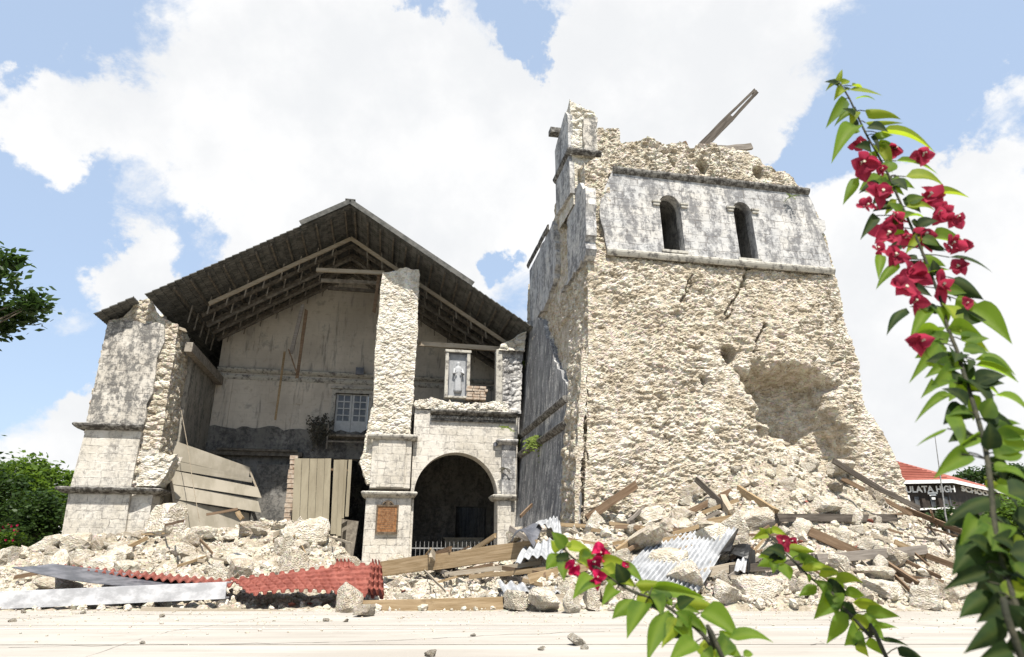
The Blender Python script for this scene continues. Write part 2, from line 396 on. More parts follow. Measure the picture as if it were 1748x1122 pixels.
def m_plain(name, c0, c1, sc=6.0, st=(1, 1, 1), rough=.8, spec=.25, metal=0.0, bs=.3, bd=.02, lo=.38, hi=.62, k=.68):
    c0, c1 = tuple(x * k for x in c0), tuple(x * k for x in c1)
    def f(N, b):
        v = N.scale(N.obj, st); n = N.noise(v, sc, 6, .68); setc(N, b, N.mix(N.rr(n, lo, hi), c0, c1)); b.inputs['Metallic'].default_value = metal; bump(N, b, n, bs, bd)
    return mat(name, f, rough, spec)
M['roof_sheet'] = m_plain('grey tile sheet', (.085, .085, .077), (.17, .165, .15), 2.0, rough=.8)
M['rafter'] = m_plain('dark rafter wood', (.11, .095, .075), (.22, .19, .15), 4.0)
M['timber_grey'] = m_plain('grey weathered wood', (.22, .19, .155), (.38, .34, .28), 4.0)
def m_wood(name, c0, c1, c2=(.12, .08, .05)):
    c0, c1, c2 = [tuple(x * .56 for x in c) for c in (c0, c1, c2)]
    def f(N, b):
        g = N.n('ShaderNodeObjectInfo'); off = N.n('ShaderNodeCombineXYZ', {0: N.m('MULTIPLY', g.outputs['Random'], 41.0), 1: 0.0, 2: 0.0}).outputs[0]
        v = N.vm('ADD', N.obj, off)
        n = N.noise(N.scale(v, (.5, 9, 9)), 1.6, 7, .65, .3); n2 = N.noise(v, 1.4, 5, .65)
        c = N.mix(N.rr(n, .36, .64), c0, c1); c = N.mix(N.rr(n2, .55, .75, 0, .7), c, c2)
        setc(N, b, c); bump(N, b, n, .5, .02)
    return mat(name, f, .85, .2)
M['wood_tan'] = m_wood('tan sawn timber', (.40, .28, .15), (.58, .43, .26))
M['wood_pale'] = m_wood('pale dusty timber', (.52, .43, .31), (.66, .58, .46), (.3, .23, .15))
M['wood_brown'] = m_wood('brown old timber', (.19, .12, .07), (.34, .235, .15))
M['wood_dark'] = m_wood('dark grey timber', (.085, .07, .055), (.20, .17, .14), (.05, .04, .03))
M['wood_grey'] = m_wood('silvered timber', (.27, .235, .195), (.43, .38, .33))
M['wood_panel'] = m_plain('olive painted boards', (.33, .285, .20), (.42, .37, .265), 1.2, (1, 1, .3), .75)
M['panel_grey'] = m_plain('dusty plywood', (.40, .36, .28), (.52, .47, .38), .9, (1, 1, .5), .8)
M['iron'] = m_plain('painted iron', (.24, .24, .24), (.42, .42, .41), 9.0, rough=.5)
M['bronze'] = m_plain('rusty bronze', (.24, .10, .035), (.42, .21, .09), 7.0, rough=.55)
M['bronze_dark'] = m_plain('dark bronze', (.10, .07, .045), (.20, .15, .10), 7.0, rough=.55)
M['black'] = m_plain('sooty dark', (.02, .02, .02), (.045, .042, .04), 3.0)
M['black_metal'] = m_plain('black sheet', (.015, .015, .015), (.04, .04, .04), 3.0, rough=.4)
M['glass'] = m_plain('dusty pane', (.05, .055, .06), (.13, .13, .13), 2.0, rough=.2, spec=.5)
M['white_paint'] = m_plain('chipped white paint', (.66, .66, .64), (.80, .80, .78), 5.0, rough=.6, k=1.0)
M['grey_paint'] = m_plain('grey blue paint', (.66, .67, .66), (.80, .81, .80), 5.0, rough=.6)
M['galv'] = m_plain('galvanised sheet', (.42, .43, .44), (.66, .67, .68), 2.4, (1, 1, 1), .5, .4, .15)
M['galv_grey'] = m_plain('grey zinc', (.50, .50, .51), (.78, .78, .79), 2.6, (.6, 1, 1), .55, .4, .1, .4, .03)
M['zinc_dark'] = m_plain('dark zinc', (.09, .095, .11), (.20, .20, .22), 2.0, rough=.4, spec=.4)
M['red_roof'] = m_plain('red tile sheet', (.25, .070, .050), (.38, .125, .092), 2.2, rough=.7)
M['school_roof'] = m_plain('faded red roof', (.34, .10, .07), (.42, .14, .10), 1.0, rough=.8)
M['school_wall'] = m_plain('dark brown boards', (.035, .028, .022), (.07, .055, .045), 2.0)
M['brick'] = m_plain('old brick', (.45, .33, .24), (.62, .53, .43), 5.0)
M['dirt'] = m_plain('dusty earth', (.40, .34, .26), (.56, .50, .41), .7, rough=.95, spec=.1)
M['grass_ground'] = m_plain('scrubby ground', (.10, .12, .05), (.30, .27, .18), .3, rough=.95, spec=.1)
M['bark'] = m_plain('grey bark', (.10, .08, .06), (.20, .17, .13), 8.0)
M['relief'] = m_plain('grey relief stone', (.36, .37, .38), (.46, .47, .48), 3.0)
M['relief_pale'] = m_plain('pale relief figure', (.46, .47, .48), (.56, .57, .58), 6.0)

def f_road(N, b):
    n1 = N.noise(N.scale(N.obj, (.25, 1.2, 1)), .6, 6, .62); n2 = N.noise(N.obj, 9.0, 7, .72); n3 = N.noise(N.scale(N.obj, (.05, 1.8, 1)), 1.5, 5, .6)
    c = N.mix(N.rr(n1, .35, .65), (.30, .275, .24), (.37, .345, .305)); c = N.mix(N.rr(n3, .52, .72, 0, .45), c, (.46, .44, .405)); c = N.mix(N.rr(n3, .42, .30, 0, .4), c, (.24, .215, .185))
    c = N.mix(N.rr(n2, .42, .28, 0, .5), c, (.20, .17, .14)); c = N.mix(N.rr(N.noise(N.scale(N.obj, (.5, 1, 1)), .9, 8, .75), .54, .70, 0, .55), c, (.25, .225, .19))
    setc(N, b, c); bump(N, b, n2, .25, .01)
M['road'] = mat('dusty concrete road', f_road, .9, .2)
M['joint'] = m_plain('road joint', (.14, .12, .10), (.28, .25, .21), 3.0)
M['roadline'] = m_plain('worn white line', (.62, .60, .56), (.76, .74, .70), 3.0)

def m_leaf(name, c0, c1, trans, tw=.45, rough=.45):
    def f(N, b):
        n = N.noise(N.obj, 14.0 if 'tree' not in name else .8, 3, .6)
        g = N.n('ShaderNodeNewGeometry').outputs['Random Per Island']; rib = N.n('ShaderNodeAttribute', attribute_name='rib').outputs['Fac']
        c = N.mix(N.rr(n, .35, .65), c0, c1); c = N.mix(N.m('MULTIPLY', g, .55), c, (c0[0] * .55, c0[1] * .5, c0[2] * .8))
        c = N.mix(N.m('MULTIPLY', rib, .5), c, (c1[0] * 1.9 + .02, c1[1] * 1.5 + .01, c1[2] * 1.6))
        sp = N.rr(N.noise(N.obj, 160.0 if 'tree' not in name else 3.0, 4, .7), .66, .74, 0, .5); c = N.mix(sp, c, (.16, .13, .06))
        setc(N, b, c); tb = N.mix(N.m('MULTIPLY', g, .6), trans, (trans[0] * .45, trans[1] * .5, trans[2] * .5))
        tr = N.n('ShaderNodeBsdfTranslucent', {'Color': N.mix(N.m('MULTIPLY', rib, .6), tb, (trans[0] * .5, trans[1] * .5, trans[2] * .5))})
        return N.n('ShaderNodeMixShader', {0: tw, 1: b.outputs[0], 2: tr.outputs[0]}).outputs[0]
    return mat(name, f, rough, .15)
M['leaf'] = m_leaf('bougainvillea leaf', (.05, .105, .018), (.085, .155, .024), (.30, .46, .02), .55, .6)
M['leaf_shade_dark'] = m_leaf('shade-dark bougainvillea leaf', (.012, .026, .007), (.022, .045, .010), (.02, .05, .006), .3, .7)  # near-black green carries the shade of the lower right leaf mass
M['leaf_young'] = m_leaf('young bougainvillea leaf', (.12, .19, .022), (.17, .24, .026), (.42, .52, .025), .55, .6)
M['bract'] = m_leaf('red bract', (.27, .022, .048), (.36, .042, .080), (.50, .045, .095), .55, .8)
M['bract_pink'] = m_leaf('magenta bract', (.36, .005, .05), (.44, .012, .075), (.42, .01, .07), .35, .6)
M['petal'] = m_plain('cream floret', (.7, .68, .5), (.8, .78, .62), 20.0)
M['stem'] = m_plain('thorny stem', (.03, .032, .018), (.065, .06, .035), 60.0)
M['tree_a'] = m_leaf('tree leaf dark', (.025, .05, .014), (.05, .085, .022), (.07, .13, .02), .3)
M['tree_b'] = m_leaf('tree leaf light', (.06, .11, .02), (.11, .175, .032), (.20, .32, .03), .4)
M['fern'] = m_leaf('tree fern leaf', (.12, .17, .03), (.18, .24, .05), (.30, .38, .05), .4)
M['dry_leaf'] = m_leaf('tree dry leaf', (.06, .06, .045), (.11, .10, .07), (.10, .10, .05), .2)

# ------------------------------------------------------------------ coordinates
AL = R(11); CA, SA = math.cos(AL), math.sin(AL); OX, OY = 2.68, 26.0
def loc(x, y): dx, dy = x - OX, y - OY; return dx * CA + dy * SA, -dx * SA + dy * CA
CU0, CV0 = loc(0, 0)
def ch(px, py, V):
    """church-frame point (u, v, z) of a measured direction on the wall plane v = V"""
    x, y, z = ray(px, py); du, dv = x * CA + y * SA, -x * SA + y * CA
    t = (V - CV0) / dv; return CU0 + du * t, V, HC + z * t
def chU(px, py, U):
    x, y, z = ray(px, py); du, dv = x * CA + y * SA, -x * SA + y * CA
    t = (U - CU0) / du; return U, CV0 + dv * t, HC + z * t
def wp(px, py, Y):
    x, y, z = ray(px, py); t = Y / y; return Vector((x * t, Y, HC + z * t))
def uz(px, py, V): a = ch(px, py, V); return a[0], a[2]
def world(u, v, z): return Vector((OX + u * CA - v * SA, OY + u * SA + v * CA, z))

# ------------------------------------------------------------------ ground, road, rubble heaps
gm = MB(); gm.add([(-1500, -300, -.03), (1500, -300, -.03), (1500, 2500, -.03), (-1500, 2500, -.03)], [(0, 1, 2, 3)])
tag(gm.build('ground', M['grass_ground']), kind='structure')
rm = MB(); rm.box(-120, 120, -14, 20.9, -.2, 0.0); tag(rm.build('road', M['road']), kind='structure')
jm = MB()
for y0, y1, w in ((13.0, 13.6, .05), (16.4, 17.1, .03)):
    jm.add([(-60, y0, .004), (60, y1, .004), (60, y1 + w, .004), (-60, y0 + w, .004)], [(0, 1, 2, 3)])
pts = [wp(150, 1121, 12.0), wp(235, 1093, 13.7), wp(290, 1078, 15.1), wp(340, 1072, 15.8), wp(400, 1062, 17.2), wp(470, 1052, 19.1)]
pts = [Vector((p.x * (HC / (HC - p.z)) if abs(p.z) > 1e-6 else p.x, p.y * (HC / (HC - p.z)), .004)) for p in pts]
dense = []
for a, b in zip(pts[:-1], pts[1:]):
    for k in range(6): dense.append(a.lerp(b, k / 6) + Vector((random.uniform(-.03, .03), random.uniform(-.06, .06), 0)))
for a, b in zip(dense[:-1], dense[1:]):
    jm.add([a - Vector((0, .03, 0)), b - Vector((0, .03, 0)), b + Vector((0, .03, 0)), a + Vector((0, .03, 0))], [(0, 1, 2, 3)])
for (ax, ay, bx, by, sd_) in ((-9, 12.6, 2, 15.2, 1), (3.5, 19.6, 9.5, 17.2, 2), (9.5, 17.2, 12.5, 12.4, 3), (-14, 18.4, -8.5, 19.9, 4), (5.5, 13.5, 8.0, 14.6, 5)):
    rc = random.Random(sd_); prev = None; n_ = 34
    for k in range(n_ + 1):
        t = k / n_; q_ = Vector((ax + (bx - ax) * t + rc.uniform(-.07, .07), ay + (by - ay) * t + rc.uniform(-.10, .10) + .3 * math.sin(t * 7 + sd_), .004)); w_ = rc.uniform(.006, .022)
        if prev: jm.add([prev - Vector((0, w_, 0)), q_ - Vector((0, w_, 0)), q_ + Vector((0, w_, 0)), prev + Vector((0, w_, 0))], [(0, 1, 2, 3)])
        prev = q_
tag(jm.build('road_joint', M['joint']), kind='structure')
lm = MB(); lm.add([(-70, 15.35, .004), (70, 16.7, .004), (70, 16.82, .004), (-70, 15.44, .004)], [(0, 1, 2, 3)])
tag(lm.build('road_line', M['roadline']), kind='structure')

CREST = [(-500, 975, 28), (-100, 962, 28), (0, 952, 28), (60, 945, 28.5), (100, 940, 29), (150, 925, 30), (230, 915, 31), (270, 912, 31), (330, 908, 31.5), (400, 899, 32), (440, 891, 32), (520, 896, 32), (560, 914, 32), (595, 945, 31.5),
         (620, 976, 31), (700, 985, 30), (760, 968, 30), (800, 952, 30), (850, 940, 29), (900, 918, 28), (950, 908, 26.3), (1000, 903, 26), (1050, 893, 26.2), (1100, 882, 26.5), (1150, 864, 26.7), (1200, 850, 26.8), (1250, 822, 27),
         (1300, 792, 27.3), (1340, 766, 27.7), (1400, 782, 28), (1450, 812, 28.2), (1500, 838, 28.5), (1550, 870, 28.8), (1600, 905, 28.5), (1650, 930, 28), (1700, 952, 28), (1760, 965, 28), (1900, 985, 28), (2400, 1000, 28)]
CP = np.array([((p[0] - 874) / FPX / 1.058) for p in CREST])
CZ = np.array([wp(p[0], p[1], p[2]).z for p in CREST]); CY = np.array([p[2] for p in CREST], float)
def height(X, Y):
    X = np.asarray(X, float); Y = np.asarray(Y, float); r = X / np.maximum(Y, 1)
    zc, yc = np.interp(r, CP, CZ), np.interp(r, CP, CY)
    left = sstep(.02, -.08, r); y0_ = 20.7 + 1.7 * sstep(-.20, -.30, r)
    t = np.clip((Y - y0_) / (yc - y0_), 0, 1)
    f = (1 - left) * t ** 1.0 + left * t ** 1.45
    h = zc * f
    base = np.interp(Y, [20.7, 33, 60], [0, .9, .9])
    back = sstep(0, 1, (Y - yc - .3) / 3.2)
    h = np.where(Y > yc, h * (1 - back) + base * back, h)
    P = np.stack([X, Y, np.zeros_like(X)], -1).reshape(-1, 3)
    n = (.42 * fbm(P * .8, 4, 3)).reshape(X.shape) * sstep(0, .25, t)
    return np.maximum(h + n, .02 * t)
def hz(x, y): return float(height(np.array([x]), np.array([y]))[0])
def hit(px, py, y0=11.0, y1=45.0):
    x, y, z = ray(px, py); Ys = np.arange(y0, y1, .04); t = Ys / y
    hh = height(x * t, Ys); below = np.nonzero((HC + z * t) <= np.where(Ys < 20.7, 0, hh))[0]
    Y = Ys[below[0]] if len(below) else 26.0
    return wp(px, py, Y)

# heap mesh
cols = np.linspace(CP[0] * 1.0, CP[-1], 620); rowsY = np.concatenate([np.linspace(20.7, 33, 170), np.linspace(33.3, 60, 30)])
RR, YY = np.meshgrid(cols, rowsY); XX = RR * YY; ZZ = height(XX, YY)
Pg = np.stack([XX, YY, ZZ], -1).reshape(-1, 3)
tt = sstep(0, 1.2, YY.ravel() - 20.7) * sstep(40, 34, YY.ravel())
f1, f2, cr = voro(Pg * np.array([2.6, 2.6, 2.6]), 11); g1, g2, gr = voro(Pg * 6.0, 21)
Pg[:, 2] += tt * (.22 * (cr - .4) * sstep(.0, .3, f2 - f1) + .09 * (gr - .4) * sstep(0, .3, g2 - g1) + .05 * fbm(Pg * 9, 3, 31))
nC, nR = len(cols), len(rowsY); i, j = np.meshgrid(np.arange(nR - 1), np.arange(nC - 1), indexing='ij')
Fg = np.stack([i * nC + j, i * nC + j + 1, (i + 1) * nC + j + 1, (i + 1) * nC + j], -1).reshape(-1, 4)
tag(np_mesh('rubble', Pg, Fg, M['heap']), 'dusty heaped rubble spread in front of the ruined church and tower', 'rubble', kind='stuff')

# ---- rocks
def rock_shape(seed, sub=2, blocky=False):
    r = np.random.default_rng(seed); bm = bmesh.new(); bmesh.ops.create_icosphere(bm, subdivisions=sub, radius=1.0)
    V = np.array([v.co[:] for v in bm.verts]); F = np.array([[v.index for v in f.verts] for f in bm.faces]); bm.free()
    if blocky:
        n = np.concatenate([np.eye(3), -np.eye(3), r.normal(size=(4, 3))]); d = np.concatenate([r.uniform(.55, .75, 6), r.uniform(.8, 1.0, 4)]); n[:6] += r.normal(size=(6, 3)) * .12
    else:
        n = r.normal(size=(12, 3)); d = r.uniform(.55, .95, 12)
    n /= np.linalg.norm(n, axis=1)[:, None]
    dot = V @ n.T; rad = np.min(np.where(dot > .05, d / np.maximum(dot, .05), 9), axis=1); rad = np.minimum(rad, 1.25)
    V = V * rad[:, None]; V = V * (1 + .05 * fbm(V * 3.0 + seed, 3, seed) + (.05 * fbm(V * 8.0 + seed, 2, seed) if sub > 2 else 0))[:, None]
    return V, F
ROCKS = []
for k in range(12):
    V, F = rock_shape(100 + k, 3, k % 2 == 0)
    me_o = np_mesh('broken_stone', V, F, M['rock']); ROCKS.append(me_o.data); bpy.data.objects.remove(me_o)
def put_rock(name, k, p, s, label, cat, group=None, rot=None):
    o = bpy.data.objects.new(name, ROCKS[k % 12]); col.objects.link(o); o.location = p; o.scale = s
    o.rotation_euler = rot if rot else (random.uniform(-.5, .5), random.uniform(-.5, .5), random.uniform(0, 6.28))
    return tag(o, label, cat, group)
BOULD = [(272, 893, 62, 66, 0, 'largest pale block on top of the left rubble heap, by the corner pier'),
         (226, 1020, 50, 38, 3, 'squarish pale block propping the long grey metal beam near the road'),
         (590, 1028, 54, 46, 1, 'white knobbly boulder in front of the red tiled roof sheet'),
         (620, 1046, 34, 20, 2, 'small flat stone beside the white boulder at the road edge'),
         (880, 1029, 42, 40, 4, 'round speckled boulder touching the long tan board end'),
         (934, 1030, 46, 40, 5, 'rounded stone with brown underside, second from the board end'),
         (976, 1034, 34, 34, 7, 'white lump between the rounded stone and the low flowering spray'),
         (1014, 1026, 36, 44, 6, 'upright stone behind the low flowering spray near the road'),
         (1298, 1010, 66, 44, 9, 'white block beside the black folded metal sheet'),
         (1242, 1018, 40, 44, 3, 'pale stone under the tan post end, left of the dark square stone'),
         (1518, 1011, 72, 32, 8, 'long low two lobed stone between the two right hand branches'),
         (1594, 1026, 52, 44, 0, 'cube shaped block standing alone on the right road edge'),
         (1350, 832, 34, 18, 6, 'small squared block high on the right heap under the tower hollow'),
         (1378, 905, 44, 34, 1, 'pale stone sitting on the dark horizontal beam'),
         (1530, 955, 40, 36, 3, 'upright squared stone above the long grey beam'),
         (1430, 965, 54, 34, 2, 'pale slab of stone over the middle of the long grey beam'),
         (1500, 985, 50, 30, 5, 'stone wedged under the right end of the long grey beam'),
         (168, 968, 56, 34, 9, 'broad cream block over the left end of the red edged sheet'),
         (125, 955, 44, 30, 4, 'white block at the foot of the corner pier'),
         (335, 912, 40, 26, 3, 'pale stone beside the largest block on the left heap'),
         (425, 905, 60, 26, 6, 'flat pale slab on the crest of the left heap below the brown stick'),
         (530, 915, 54, 40, 7, 'big rounded stone on the right shoulder of the left heap'),
         (480, 935, 44, 40, 10, 'tall stone in the middle of the left heap'),
         (1270, 930, 44, 30, 8, 'stone above the black folded sheet beside the dark beam'),
         (1450, 880, 40, 34, 11, 'pale stone in the middle of the right heap above the dark horizontal beam'),
         (1410, 865, 60, 36, 9, 'broad white slab on the upper right heap'),
         (1215, 900, 34, 26, 3, 'squared stone against the tower foot by the pale plank')]
for (px, py, w, h, k, lab) in BOULD:
    p = hit(px, py + h * .38); sc = p.y / FPX * 1.0
    put_rock('boulder', k, (p.x, p.y + w * sc * .3, p.z + h * sc * .40), (w * sc * .58, w * sc * .52, h * sc * .6), lab, 'boulder', rot=(random.uniform(-.15, .15), random.uniform(-.15, .15), random.uniform(0, 6.28)))
n_l = n_r = 0
while n_l < 110 or n_r < 165:
    px = random.uniform(-60, 1800); r = (px - 874) / FPX / 1.058
    yc = np.interp(r, CP, CY); t = random.random() ** (.75 if px < 640 else .9); Y = 20.9 + (yc + .2 - 20.9) * t; X = r * Y
    left = px < 640
    if 610 < px < 880 and random.random() < .5: continue
    if left and (n_l >= 110 or (t < .35 and px > 40)): continue
    if not left and n_r >= 165: continue
    s = min(.78, .21 * math.exp(random.gauss(.32, .46))); z = hz(X, Y)
    put_rock('broken_stone', random.randrange(12), (X, Y, z + s * .28), (s * random.uniform(.8, 1.3), s * random.uniform(.8, 1.2), s * random.uniform(.6, .95)),
             'loose pale coral stone in the left rubble heap before the portico' if left else 'loose pale coral stone in the rubble sloping from the bell tower foot',
             'stone', 'loose stones of the left heap' if left else 'loose stones of the tower heap')
    if left: n_l += 1
    else: n_r += 1
M['shard'] = m_plain('red tile shard', (.26, .085, .06), (.40, .16, .12), 5.0)
SHARD = []
for k in range(3):
    V, F = rock_shape(200 + k, 1, True); so = np_mesh('tile_shard', V, F, M['shard']); SHARD.append(so.data); bpy.data.objects.remove(so)
for k in range(34):
    px_ = random.choice((random.uniform(380, 700), random.uniform(60, 400), random.uniform(700, 1250), random.uniform(1250, 1650))); r_ = (px_ - 874) / FPX / 1.058; Y_ = random.uniform(21.2, 25.5); X_ = r_ * Y_; s_ = random.uniform(.07, .17)
    o = bpy.data.objects.new('tile_shard', SHARD[k % 3]); col.objects.link(o); o.location = (X_, Y_, hz(X_, Y_) + .12); o.scale = (s_ * 1.3, s_, s_ * .3); o.rotation_euler = (random.uniform(-.7, .7), random.uniform(-.7, .7), random.uniform(0, 6))
    tag(o, 'small broken red roof tile shard lying on the pale rubble', 'tile shard', 'red tile shards in the rubble')
# innumerable small stones: one object
SM = [rock_shape(300 + k, 1, k % 3 == 0) for k in range(8)]
VV = []; FF = []; base = 0; N = 7000
px = rng.uniform(-120, 1830, N); r = (px - 874) / FPX / 1.058; yc = np.interp(r, CP, CY); t = rng.random(N) ** 1.0
Y = 20.75 + (yc + .5 - 20.75) * t; X = r * Y; Z = height(X, Y); S = np.minimum(.30, .065 * np.exp(rng.normal(.2, .58, N)))
keep = ~((r < -.25) & (Y < 22.2) & (rng.random(N) < .85)); X, Y, Z, S = X[keep], Y[keep], Z[keep], S[keep]; N = len(X)
for k in range(N):
    V, F = SM[k % 8]; q = rng.normal(size=4); q /= np.linalg.norm(q); a, b, c, d = q
    Rm = np.array([[1 - 2 * (c * c + d * d), 2 * (b * c - a * d), 2 * (b * d + a * c)], [2 * (b * c + a * d), 1 - 2 * (b * b + d * d), 2 * (c * d - a * b)], [2 * (b * d - a * c), 2 * (c * d + a * b), 1 - 2 * (b * b + c * c)]])
    VV.append((V * rng.uniform(.65, 1.25, 3)) @ Rm.T * S[k] + np.array([X[k], Y[k], Z[k] + S[k] * .35])); FF.append(F + base); base += len(V)
N2 = 2600
for k in range(N2):
    V, F = SM[k % 8]; y = 20.9 - abs(rng.normal()) * 2.6; x = rng.uniform(-19, 19) * y / 20; sz = min(.05, .011 * math.exp(rng.normal(.3, .6)))
    if y < 11: continue
    VV.append(V * rng.uniform(.6, 1.3, 3) * sz + np.array([x, y, sz * .3])); FF.append(F + base); base += len(V)
tag(np_mesh('small_rubble', np.concatenate(VV), np.concatenate(FF), M['rock']), 'countless small stones and chips strewn over the heaps', 'rubble', kind='stuff')
# pebbles on the road
for k, (px, py, s, lab) in enumerate([(985, 1101, 19, 'pale flattened stone alone on the road below the low flowering spray'), (999, 1108, 9, 'small stone touching the flattened stone on the road'), (924, 1110, 7, 'yellowish crumb left of the flattened road stone'),
                                      (808, 1086, 5, 'brown chip in the middle of the road'), (556, 1061, 7, 'double chip on the road below the white boulder'), (590, 1062, 5, 'small chip right of the double chip'), (40, 1047, 6, 'chip at the far left road edge under the grey beam'),
                                      (142, 1048, 6, 'chip on the road left of the propping block'), (276, 1054, 6, 'chip on the road below the thin board'), (243, 1099, 6, 'dark chip beside the curved road crack'), (20, 1062, 7, 'dark chip near the left frame edge on the road'), (735, 1121, 12, 'brown chip at the bottom of the road')]):
    x, y, z = ray(px, py); t = -HC / z; sc = t * y / FPX * s
    put_rock('road_stone', k, (x * t, y * t, sc * .3), (sc, sc * .8, sc * .5), lab, 'stone')

def rd(size, amp, s=0, sm=.0):
    def f(U, V, Z, side):
        P = np.stack([U, V, Z], 1); return stones(P, size, amp, s) + sm * fbm(P * .9, 3, s + 60)
    return f
# ------------------------------------------------------------------ bell tower
tower = tag(empty('bell_tower', (OX, OY, 0), AL), 'massive ruined square bell tower of pale coral stone with two arched windows', 'tower')
VZ, VF = [0, 14.7, 19, 23], [-.4, .8, 1.0, 1.2]
def tf(px, py, off=0.0):
    V = .5
    for _ in range(5): a = ch(px, py, V); V = float(np.interp(a[2], VZ, VF)) - off
    return a[0], V, a[2]
FLp = [tf(*p) for p in [(994, 905), (999, 800), (1004, 640), (1004, 470), (1001, 380), (999, 300)]]
FRp = [tf(*p) for p in [(1560, 875), (1538, 800), (1504, 740), (1474, 690), (1466, 620), (1449, 560), (1422, 462), (1404, 382), (1377, 334)]]
cz = np.linspace(0, 22, 60)
flu = np.interp(cz, [p[2] for p in FLp], [p[0] for p in FLp]); fru = np.interp(cz, [p[2] for p in FRp], [p[0] for p in FRp]); fv = np.interp(cz, VZ, VF)
corners = np.stack([np.stack([flu, fv], 1), np.stack([fru, fv], 1), np.stack([fru - .3, np.full(60, 13.0)], 1), np.stack([flu - .1, np.full(60, 13.6)], 1)], 1)
top_px = [(999, 282), (1030, 264), (1060, 245), (1100, 240), (1150, 250), (1200, 252), (1250, 258), (1290, 270), (1340, 294), (1377, 332)]
top_u = [tf(*p) for p in top_px]
def ztop(side, fr):
    u = np.interp(fr, [0, 1], [flu[-1], fru[-1]]); zf = np.interp(u, [p[0] for p in top_u], [p[2] for p in top_u])
    zr = 19.2 - .8 * fr; zb = np.full(fr.shape, 18.2); vl = (1 - fr) * 13
    zl = np.interp(vl, [0, 2, 3.2, 5.2, 6.5, 8, 13], [19.4, 19.8, 20.3, 20.2, 19.0, 18.0, 18.0])
    z = np.choose(side, [zf, zr, zb, zl]); P = np.stack([fr * 9 + side * 31, fr * 0, fr * 0], 1)
    return z + .30 * fbm(P * 1.6, 4, 9) + .12 * np.floor(3 * (vnoise(P * 3.0, 4) + .5))
cav = [uz(px, py, .3) for px, py in [(1256, 622), (1300, 612), (1385, 618), (1428, 645), (1446, 700), (1468, 775), (1462, 812), (1400, 800), (1338, 764), (1303, 728), (1284, 692), (1262, 668)]]
pits = [(1245, 604, .34, 1.0), (1328, 742, .40, .9), (1300, 738, .25, .6), (1200, 284, .30, .9), (1293, 296, .28, .9), (1202, 650, .14, .4), (1385, 760, .3, .5)]
pits = [(tf(px, py)[0], tf(px, py)[2], r, d) for px, py, r, d in pits]
win_px = [((1131, 1168), 337, 428), ((1261, 1293), 349, 442)]
wins = []
for (l, r_), t_, b_ in win_px:
    a, b, c = tf(l, b_), tf(r_, b_ + 3), tf((l + r_) / 2, t_); wins.append((a[0] + .02, b[0], (a[2] + b[2]) / 2, c[2]))
crk = [[(1181, 470), (1172, 500), (1160, 520)], [(1278, 455), (1270, 485), (1255, 510), (1240, 545)], [(1305, 555), (1295, 580), (1290, 600)], [(996, 655), (1001, 690), (994, 730), (998, 780), (988, 835), (986, 885)], [(1140, 270), (1150, 285)]]
crk = [[(tf(*p)[0], tf(*p)[2]) for p in c] for c in crk]
def tdisp(U, V, Z, side):
    P = np.stack([U, V, Z], 1); k = sstep(-.18, .22, fbm(P * .7, 3, 66))
    d = stones(P, .21, .075, 1) * (.35 + .65 * k) + .045 * stones(P, .55, 1.5, 5) * sstep(.1, -.25, fbm(P * .9, 3, 67)) * 1.6 + .30 * fbm(P * .5, 3, 77)
    d += .10 * fbm(P * np.array([1, 1, 2.2]) * 3.6, 4, 55, .6)
    fr = side == 0
    wu, wz = U + .9 * fbm(P * .8, 4, 15, .6), Z + .8 * fbm(P * .8, 4, 16, .6)
    ins = poly_dist(wu, wz, cav); ulo, uhi = min(p[0] for p in cav), max(p[0] for p in cav)
    dep = 1.8 * sstep(-.05, .85, ins) * (1 - .6 * sstep(ulo + .45 * (uhi - ulo), uhi, U)) + .5 * sstep(.1, .3, ins - .5 + .8 * fbm(P * 1.4, 3, 19))
    d = np.where(fr, d - dep, d)
    for (a, b, r, dep) in pits:
        q = np.hypot(U - a, (Z - b) * .8); d = np.where(fr, d - dep * sstep(r * 1.25, r * .7, q), d)
    for (a, b, z0, z1) in wins:
        ins2 = (U > a - .22) & (U < b + .22) & (Z > z0 - .2) & (Z < z1 + .2); d = np.where(fr & ins2, -2.2, d)
    for c in crk:
        for (x0, y0), (x1, y1) in zip(c[:-1], c[1:]):
            ex, ey = x1 - x0, y1 - y0; t = np.clip(((U - x0) * ex + (Z - y0) * ey) / (ex * ex + ey * ey), 0, 1)
            q = np.hypot(U - x0 - t * ex, Z - y0 - t * ey) + .25 * fbm(P * 1.9, 3, 88); d = np.where(fr, d - .30 * sstep(.08, .02, np.abs(q)), d)
    upper = fr & (Z > 14.5) & (Z < 19.0) & (U > 2.2); d = np.where(upper & (d > -.5), np.minimum(d, .02) - .10, d)
    d = np.where((side == 3) & (V > 3.0) & (Z < 12.5), np.minimum(d, 0) - .05, d)
    d = np.where((side == 3) & (Z > 14.0), d * .6 - .05, d)
    return d
loft('rubble_core', cz, corners, -.2, ztop, .066, .058, tdisp, M['rubble'], tower, ncap=26, capz=20.6, caprough=.3)

